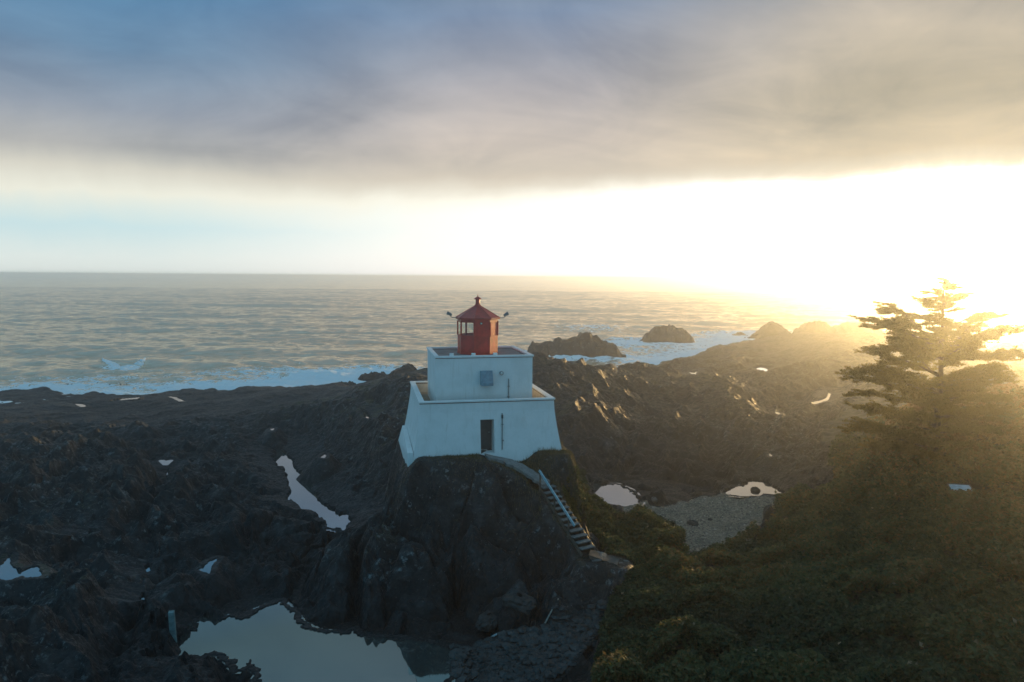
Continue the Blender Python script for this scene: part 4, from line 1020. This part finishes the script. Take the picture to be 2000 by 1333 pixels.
# driftwood, planks, post, stake
M_drift = plain('bleached_driftwood', (0.34, 0.32, 0.28), 0.8, 0.3, 4, 0.3, 12)
def log(pa, pb, D, r, label, m=M_drift, name='driftwood_log', cat='driftwood', group='driftwood and planks', k=8, lift=0.0):
    A_ = at_d(pa[0], pa[1], D); B_ = at_d(pb[0], pb[1], D + (pa[1] - pb[1]) * 0.06)
    p = Vector((A_[0], A_[1], float(hz(A_[0], A_[1])) + r + lift)); q = Vector((B_[0], B_[1], float(hz(B_[0], B_[1])) + r + lift))
    mb = MB(); mid_ = p.lerp(q, 0.5) + Vector((0, 0, 0.02)); mb.tube([Vector((0, 0, 0)), mid_ - p, q - p], [r, r * 0.95, r * 0.8], k)
    o = mb.build(name, m, None, smooth=False); o.location = p
    return props(o, label, cat, group)
M_pblue = plain('pale_plank', (0.42, 0.52, 0.54), 0.6, 0.2, 5)
log((953, 1236), (985, 1233), 33.4, 0.05, 'pale bluish plank lying under the dark cleft of the mound', M_pblue, 'plank', 'plank', k=4)
log((1058, 1228), (1090, 1220), 33.2, 0.04, 'thin bleached stick above the cobbles', lift=0.02)
log((1408, 1086), (1426, 1095), 43.0, 0.07, 'bleached log at the near end of the gravel beach')
log((1405, 1073), (1424, 1074), 44.2, 0.06, 'short bleached log lying level above the other log at the beach end')
log((1255, 1105), (1300, 1098), 38.6, 0.10, 'grey log between the path end and the beach bushes')
log((418, 938), (432, 937), 52, 0.05, 'small teal board on the dark rocks left of the gully pool', M_blue, 'plank', 'plank', k=4, lift=0.1)
def post(px, py0, py1, D, w, label, m, name, cat):
    A_ = at_d(px, py1, D); zg = float(hz(A_[0], A_[1])); hgt = (py1 - py0) * D / FPX * 1.05
    mb = MB(); mb.box(-w / 2, w / 2, -w / 2, w / 2, -0.5, hgt + 0.0); o = mb.build(name, m, None, bevel=0.02); o.location = (A_[0], A_[1], zg); o.rotation_euler = (0.02, -0.03, 0.3)
    return props(o, label, cat)
M_conc = plain('algae_concrete', (0.13, 0.22, 0.23), 0.8, 0.35, 4, 0.5, 8)
post(340, 1231, 1283, 31.6, 0.26, 'square blue-grey concrete post at the left rim of the front pool', M_conc, 'concrete_post', 'post')
post(1205, 1018, 1040, 47, 0.07, 'thin pale stake standing in the green bushes by the stairs', M_drift, 'wooden_stake', 'stake')
# floating kelp heads
rg = np.random.RandomState(9); mb = MB()
for i in range(46):
    px = rg.uniform(60, 330) if i < 34 else rg.uniform(120, 300); py = rg.uniform(735, 754); p = at_z(px, py, 0.0); r = rg.uniform(0.05, 0.12)
    mb.loft([mb.ngon(p[0], p[1], zz_ * r, rr * r, 6) for zz_, rr in ((-0.6, 0.5), (0, 1), (0.9, 0.8), (1.6, 0.2))])
props(mb.build('floating_kelp', M_dark, None), 'scattered dark kelp heads floating off the left shore', 'kelp', kind='stuff')

# ------------------------------------------------------------------ information panel
sp_ = at_d(1876, 957, 37.5); zg = float(hz(sp_[0], sp_[1]))
SG = empty('information_panel', (sp_[0], sp_[1], zg), 'pale blue tilted panel on posts, half sunk in the hillside shrubs', 'information sign', rz=R(-8))
top = sp_[2] - zg + 0.10
M_panel = plain('pale_panel', (0.50, 0.62, 0.68), 0.35, 0.25, 3)
mb = MB(); W2, H2 = 0.58, 0.30
pts = [(-W2, -H2, top - 0.12), (W2, -H2, top - 0.12), (W2, H2, top + 0.12), (-W2, H2, top + 0.12)]
mb.poly([*pts, *[(p[0], p[1], p[2] - 0.04) for p in pts]], [(0, 1, 2, 3), (7, 6, 5, 4), (0, 4, 5, 1), (1, 5, 6, 2), (2, 6, 7, 3), (3, 7, 4, 0)]); mb.build('panel', M_panel, SG)
mb = MB()
for (p, q) in ((0, 1), (1, 2), (2, 3), (3, 0)): mb.bar(Vector(pts[p]) + Vector((0, 0, 0.012)), Vector(pts[q]) + Vector((0, 0, 0.012)), 0.05, 0.05)
mb.build('frame', M_dark, SG)
for sx in (-0.4, 0.4):
    mb = MB(); mb.box(sx - 0.05, sx + 0.05, -0.05, 0.05, -0.3, top - 0.05); mb.build('post', M_wood, SG)

# ------------------------------------------------------------------ foliage
def leaves(name, c, size, tint, m, parent=None, up=0.5, aspect=0.55, seed=0, local=(0, 0, 0)):
    """one small bent quad per centre"""
    rg = np.random.RandomState(seed); N_ = len(c)
    nrm = rg.normal(size=(N_, 3)); nrm /= np.linalg.norm(nrm, axis=1)[:, None]; nrm[:, 2] = np.abs(nrm[:, 2]) + up; nrm /= np.linalg.norm(nrm, axis=1)[:, None]
    t = np.cross(nrm, rg.normal(size=(N_, 3))); t /= np.linalg.norm(t, axis=1)[:, None]; bt = np.cross(nrm, t)
    s = (np.asarray(size) * np.ones(N_))[:, None]
    c = c - np.array(local)
    v = np.stack([c - t * s, c + bt * s * aspect + nrm * s * 0.15, c + t * s, c - bt * s * aspect + nrm * s * 0.15], 1).reshape(-1, 3)
    f = np.arange(N_ * 4).reshape(-1, 4)
    return mesh_np(name, v, f, m, parent, attrs={'tint': np.repeat(np.clip(tint, 0, 1), 4)})
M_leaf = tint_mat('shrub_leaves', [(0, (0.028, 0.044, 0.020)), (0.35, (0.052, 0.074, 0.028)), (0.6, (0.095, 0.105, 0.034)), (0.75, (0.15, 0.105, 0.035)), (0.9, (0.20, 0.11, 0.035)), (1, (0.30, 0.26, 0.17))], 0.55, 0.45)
M_leaf2 = tint_mat('yellow_green_leaves', [(0, (0.045, 0.060, 0.015)), (0.5, (0.10, 0.105, 0.022)), (0.8, (0.15, 0.11, 0.025)), (1, (0.26, 0.10, 0.02))], 0.55, 0.45)
M_needle = tint_mat('spruce_needles', [(0, (0.06, 0.060, 0.016)), (0.6, (0.12, 0.10, 0.024)), (1, (0.19, 0.15, 0.04))], 0.6, 0.65)  # gold of the sun flare put into the needle colour
M_grass = tint_mat('dry_grass', [(0, (0.05, 0.055, 0.02)), (0.6, (0.11, 0.095, 0.04)), (1, (0.2, 0.16, 0.08))], 0.8, 0.2)
M_bark = plain('bark', (0.07, 0.055, 0.04), 0.9, 0.35, 4, 0.8, 9)
M_twig = plain('twig', (0.09, 0.075, 0.055), 0.9, 0.3, 4)
def canopy(x, y):
    f1, f2, idv = cells(x * 0.52 + 0.25 * perlin(x * 0.8, y * 0.8, 401), y * 0.52 + 0.25 * perlin(x * 0.8, y * 0.8, 402), 400)
    g1, g2, idw = cells(x * 1.7, y * 1.7, 410)
    return 0.15 + (0.35 + 1.15 * idv) * np.sqrt(np.clip(1 - (f1 / 0.95) ** 2, 0, 1)) + 0.16 * (1 - g1) + 0.22 * (0.5 - cells(x * 3.4, y * 3.4, 415)[0]), idv
rg = np.random.RandomState(21)
N0 = 1500000
yv = 17 * (62 / 17.0) ** rg.rand(N0); xv = rg.uniform(-0.12, 1.0, N0) * hw(yv)
xv = np.clip(xv, -6, 60)
k = sample(VEGG, xv, yv) > 0.45
px_, py_ = to_px(xv, yv, hz(xv, yv)); k &= (px_ < 2250) & (py_ < 1600) & (px_ > 1000)
xv = xv[k][:420000]; yv = yv[k][:420000]
dst = np.minimum(np.minimum(np.hypot(xv - ST_TOP[0], yv - ST_TOP[1]), np.hypot(xv - ST_BOT[0], yv - ST_BOT[1])), segdist(xv, yv, [tuple(ST_TOP[:2]), tuple(ST_BOT[:2])] + [p[:2] for p in PATH2], closed=False))
k = (dst > 0.95) & ((np.abs(xv - sp_[0] + 0.1) > 0.85) | (np.abs(yv - sp_[1] + 0.6) > 1.1))
xv = xv[k]; yv = yv[k]
ch, cid = canopy(xv, yv)
edge_k = sst(sample(VEGG, xv, yv), 0.45, 1.0) * 0.6 + 0.4
sc_near = sst(dst[k], 0.9, 3.5) * 0.75 + 0.25
pathk = edge_k * sc_near
vx_, vy_ = to_px(xv, yv, hz(xv, yv))
pathk = pathk * (1 - 0.75 * sst(-vx_, -1185, -1150) * sst(-vy_, -1010, -970))
kk = ~((vx_ < 1150) & (vy_ < 915)); xv = xv[kk]; yv = yv[kk]; ch = ch[kk]; cid = cid[kk]; pathk = pathk[kk]
ch = ch * pathk
zv = hz(xv, yv) + ch * (1 - 0.45 * rg.rand(len(xv)) ** 2) + np.minimum(rg.exponential(0.05, len(xv)), 0.3) * pathk
patch = fbm(xv * 0.12, yv * 0.12, 3, 420); pxx, pyy = to_px(xv, yv, zv)
tint = 0.12 + 0.42 * cid + 0.14 * rg.normal(size=len(xv)) + 0.28 * patch + 0.34 * sst(pxx, 1400, 1850) * sst(-pyy, -1250, -1050)  # last term turns leaves golden at right: sun-flare veil put into the tint
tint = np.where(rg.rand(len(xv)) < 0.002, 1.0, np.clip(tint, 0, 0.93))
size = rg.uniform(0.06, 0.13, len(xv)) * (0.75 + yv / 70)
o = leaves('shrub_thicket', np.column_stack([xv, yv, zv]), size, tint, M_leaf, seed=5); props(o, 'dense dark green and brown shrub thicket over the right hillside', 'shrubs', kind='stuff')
# bare grass and twigs poking out
def blades(name, x, y, h, m, w=0.012, seed=0, lean=0.35, label='', cat='grass'):
    rg = np.random.RandomState(seed); N_ = len(x); z = hz(x, y) - 0.02
    a = rg.rand(N_) * 6.28; l = rg.rand(N_) * lean * h; tip = np.column_stack([x + np.cos(a) * l, y + np.sin(a) * l, z + h])
    b_ = np.column_stack([x, y, z]); sd_ = np.column_stack([np.cos(a + 1.3), np.sin(a + 1.3), 0 * a]) * w
    v = np.stack([b_ - sd_, b_ + sd_, tip + sd_ * 0.2, tip - sd_ * 0.2], 1).reshape(-1, 3)
    o = mesh_np(name, v, np.arange(N_ * 4).reshape(-1, 4), m, attrs={'tint': np.repeat(rg.rand(N_), 4)})
    return props(o, label, cat, kind='stuff')
N_ = 16000
a = rg.uniform(-6.2, 6.2, N_); bq = -4.75 - np.abs(rg.normal(0, 0.8, N_)); k = rg.rand(N_) < sst(a, -4.5, 1.0) * 0.9 + 0.1
a = a[k]; bq = bq[k]; c, s = math.cos(LTH), math.sin(LTH)
gx_ = LX + a * c - bq * s; gy_ = LY + a * s + bq * c
pd = segdist(gx_, gy_, [p[:2] for p in PATH], closed=False); k = pd > 0.55
blades('grass', gx_[k], gy_[k], rg.uniform(0.05, 0.17, k.sum()), M_grass, label='short dry grass along the foot of the lighthouse wall', seed=3)
N_ = 9000; yb_ = rg.uniform(38, 46, N_); xb_ = rg.uniform(0.0, 4.6, N_); k = (sample(VEGG, xb_, yb_) < 0.9) & (hz(xb_, yb_) > 4.5) & (segdist(xb_, yb_, [p[:2] for p in PATH] + [tuple(ST_BOT[:2])], closed=False) > 0.6) & (fbm(xb_ * 0.7, yb_ * 0.7, 3, 5) > 0.0)
blades('grass', xb_[k], yb_[k], rg.uniform(0.1, 0.35, k.sum()), M_grass, label='dry grass tufts on the slope beside the stairs', seed=4)

def bush(px, py, D, rx, ry, h, label, m=None, n_=5000, tint0=0.3, tint1=0.5, seed=0, size=0.07, cat='bush', group='bushes standing out of the hillside'):
    p = at_d(px, py, D); x_, y_ = p[0], p[1]; zg = float(hz(x_, y_))
    rg = np.random.RandomState(seed)
    root = empty('bush', (x_, y_, zg), label, cat, group)
    a = rg.rand(n_) * 6.283; r = np.sqrt(rg.rand(n_)); el_ = np.sqrt(np.clip(1 - r ** 2, 0, 1))
    lump = 1 + 0.28 * perlin(np.cos(a) * r * 2.6 + seed, np.sin(a) * r * 2.6, seed) + 0.2 * perlin(np.cos(a) * r * 6, np.sin(a) * r * 6 + seed, seed + 1)
    dep = 1 - 0.3 * rg.rand(n_) ** 2
    X_ = x_ + np.cos(a) * r * rx * lump; Y_ = y_ + np.sin(a) * r * ry * lump
    Z_ = hz(X_, Y_) + el_ * h * lump * dep + 0.02
    tn = tint0 + (tint1 - tint0) * rg.rand(n_) + 0.2 * (X_ - x_) / rx * (tint1 - tint0)
    leaves('foliage', np.column_stack([X_, Y_, Z_]), rg.uniform(0.7, 1.2, n_) * size, tn, m or M_leaf, root, seed=seed, local=(x_, y_, zg))
    mb = MB()
    for i in range(7):
        aa = rg.rand() * 6.28; rr = rg.rand() * 0.6 + 0.15
        mb.tube([(0, 0, -0.1), (math.cos(aa) * rx * rr * 0.5, math.sin(aa) * ry * rr * 0.5, h * 0.45), (math.cos(aa) * rx * rr, math.sin(aa) * ry * rr, h * 0.85)], [0.035, 0.022, 0.008], 5)
    mb.build('stem', M_twig, root)
    return root
bush(1300, 1068, 43.2, 1.15, 0.8, 0.75, 'orange-tipped bush at the left edge of the gravel beach', M_leaf2, 6000, 0.55, 1.0, 31)
bush(1235, 1062, 42.5, 1.3, 0.9, 0.9, 'yellow-green bush between the stairs and the orange-tipped bush', M_leaf2, 7000, 0.1, 0.6, 32)
bush(1118, 955, 40.8, 0.55, 0.7, 0.45, 'bright yellow-green bush right of the top of the stairs', M_leaf2, 6000, 0.2, 0.75, 33)
bush(1135, 908, 44.0, 0.4, 0.35, 0.28, 'small orange bush at the right corner of the lighthouse mound', M_leaf2, 3500, 0.7, 1.0, 34)
bush(1170, 1010, 42.5, 0.9, 0.8, 0.8, 'green bush halfway down on the right of the stairs', M_leaf2, 4500, 0.0, 0.45, 35)
bush(1265, 1120, 38.5, 0.8, 0.7, 1.0, 'dark green bush beyond the end of the paved path', M_leaf, 4500, 0.2, 0.55, 36)
bush(1590, 1035, 43.5, 1.7, 1.3, 1.2, 'large rounded green-brown bush at the right side of the beach', M_leaf, 9000, 0.25, 0.65, 37)
bush(1640, 1010, 44.5, 1.8, 1.3, 1.2, 'broad brown bush behind the large rounded beach bush', M_leaf, 8000, 0.4, 0.85, 38)
bush(1520, 1072, 41.5, 0.9, 0.7, 0.55, 'rust-tinted bush at the lower right corner of the beach', M_leaf, 5000, 0.5, 0.9, 39)
bush(1470, 1110, 39.5, 1.2, 0.8, 0.8, 'green bush just below the lower end of the beach', M_leaf2, 5000, 0.0, 0.5, 40)
bush(1745, 1060, 35.5, 1.6, 1.0, 0.9, 'reddish bush in the middle of the hillside thicket', M_leaf, 7000, 0.6, 0.92, 41)
bush(1890, 1010, 35.5, 1.4, 0.9, 0.55, 'pale brown bush just below the pale blue panel', M_leaf, 6000, 0.55, 0.9, 42)
bush(1965, 815, 47, 2.6, 1.3, 0.7, 'low hilltop bush at the right edge right of the spruce', M_leaf, 12000, 0.3, 0.7, 43, 0.09)

# ------------------------------------------------------------------ spruce
def spruce(px, py_ground, D, ztop, label):
    bp = at_d(px, py_ground, D); x_, y_ = bp[0], bp[1]; zg = float(hz(x_, y_)) 
    root = empty('spruce_tree', (x_, y_, zg), label, 'tree')
    rg = np.random.RandomState(77); H = ztop - zg
    trunk = MB(); pts = []; rad = []
    for i in range(14):
        t = i / 13; pts.append(Vector((0.10 * math.sin(t * 5), 0.08 * math.cos(t * 4), t * H))); rad.append(0.23 * (1 - t) ** 0.8 + 0.012)
    trunk.tube(pts, rad, 10)
    limbs = MB(); C_ = []; S_ = []
    def spray(p, q, dens, wid):
        """needle tufts along a twig"""
        L = (q - p).length; k = max(3, int(L * dens)); t = rg.rand(k)
        base = np.array(p)[None] + (np.array(q) - np.array(p))[None] * t[:, None]
        off = rg.normal(size=(k, 3)) * np.array([wid, wid, wid * 0.40])
        C_.append(base + off); S_.append(rg.uniform(0.03, 0.07, k))
    # (height fraction of the visible crown, reach left, reach right, number)
    zt = lambda py: at_d(px, py, D)[2] - zg
    tiers = [(554, 14, 14), (563, 32, 26), (574, 54, 44), (586, 84, 60), (600, 116, 78), (614, 146, 94), (628, 162, 104), (642, 150, 152), (658, 116, 124), (674, 104, 96),
             (690, 175, 165), (704, 196, 150), (720, 200, 140), (738, 196, 130), (756, 184, 120), (776, 180, 130), (800, 184, 140), (826, 186, 140), (850, 170, 130), (872, 150, 120)]
    sc = D / FPX
    for (py, rl, rr) in tiers:
        nb = 9 if py < 600 else (8 if py < 690 else 9)
        for j in range(nb):
            if rg.rand() < 0.22: continue
            a = 2 * math.pi * (j + rg.rand() * 0.9) / nb
            z0 = zt(py + rg.normal() * 5)
            cx_ = math.cos(a); reach = (rr if cx_ > 0 else rl) * sc
            reach = reach * (0.55 + 0.45 * abs(cx_)) * (1.0 - 0.5 * rg.rand() ** 1.6)
            if py < 600: rise = reach * rg.uniform(-0.05, 0.35)
            elif py < 705: rise = z0 - zt(rg.uniform(672, 706)) if rg.rand() < 0.6 else reach * rg.uniform(0.1, 0.4)
            else: rise = reach * rg.uniform(0.05, 0.35)
            zs0 = z0 - rise
            s0 = Vector((0, 0, max(0.4, zs0))); e = Vector((cx_ * reach, math.sin(a) * reach * 0.65, z0 + rg.normal() * 0.10))
            m1 = s0.lerp(e, 0.35) + Vector((rg.normal() * 0.06, rg.normal() * 0.06, reach * rg.uniform(-0.03, 0.06))); m2 = s0.lerp(e, 0.7) + Vector((rg.normal() * 0.12, rg.normal() * 0.12, reach * rg.uniform(0.0, 0.12)))
            r0 = 0.016 + 0.012 * reach
            limbs.tube([s0, m1, m2, e], [r0, r0 * 0.75, r0 * 0.45, 0.006], 6)
            bare = 0.44 if (606 < py < 700) else (0.20 if py >= 700 else 0.06)
            nt = int(6 + reach * 6.5)
            for q in range(nt):
                t = bare + (1 - bare) * (q + rg.rand()) / nt
                p = (s0.lerp(m1, t / 0.35) if t < 0.35 else (m1.lerp(m2, (t - 0.35) / 0.35) if t < 0.7 else m2.lerp(e, (t - 0.7) / 0.3)))
                sidea = a + (1 if q % 2 else -1) * rg.uniform(0.3, 1.4); ln = (0.22 + 0.26 * reach * (1 - t * 0.6)) * rg.uniform(0.5, 1.3)
                tip = p + Vector((math.cos(sidea) * ln, math.sin(sidea) * ln, rg.uniform(-0.15, 0.35) * ln + 0.03))
                limbs.tube([p, tip], [0.012, 0.004], 4)
                spray(p, tip, 80, 0.07)
                if ln > 0.5:
                    for w_ in range(3):
                        pp = p.lerp(tip, rg.uniform(0.4, 1.0)); sa = sidea + rg.uniform(-1.2, 1.2)
                        spray(pp, pp + Vector((math.cos(sa) * 0.28, math.sin(sa) * 0.28, rg.uniform(-0.05, 0.12))), 110, 0.07)
            spray(m2, e, 80, 0.09)
    trunk.build('trunk', M_bark, root, smooth=True)
    limbs.build('limbs', M_bark, root)
    C = np.concatenate(C_); S = np.concatenate(S_)
    leaves('crown', C, S, 0.25 + 0.5 * rg.rand(len(C)), M_needle, root, up=0.4, aspect=0.5, seed=3)
    print('needles', len(C))
    return root
T_ = spruce(1823, 905, 41.0, 18.62, 'wind-shaped spruce with layered branches, golden in the sun glare on the right hillside')

# ------------------------------------------------------------------ haze
m = bpy.data.materials.new('haze'); m.use_nodes = True; n = NT(m.node_tree)
pv = n.node('ShaderNodeVolumePrincipled', inp={'Color': (0.90, 0.96, 1.0, 1), 'Density': 0.00105, 'Anisotropy': 0.88})
o_ = n.node('ShaderNodeOutputMaterial'); n.link(pv.outputs[0], o_.inputs['Volume'])
mb = MB(); mb.box(-30000, 30000, -90, 24000, -7, 19.6)
props(mb.build('haze', m), 'golden sea haze over the whole shore', 'haze', kind='stuff')
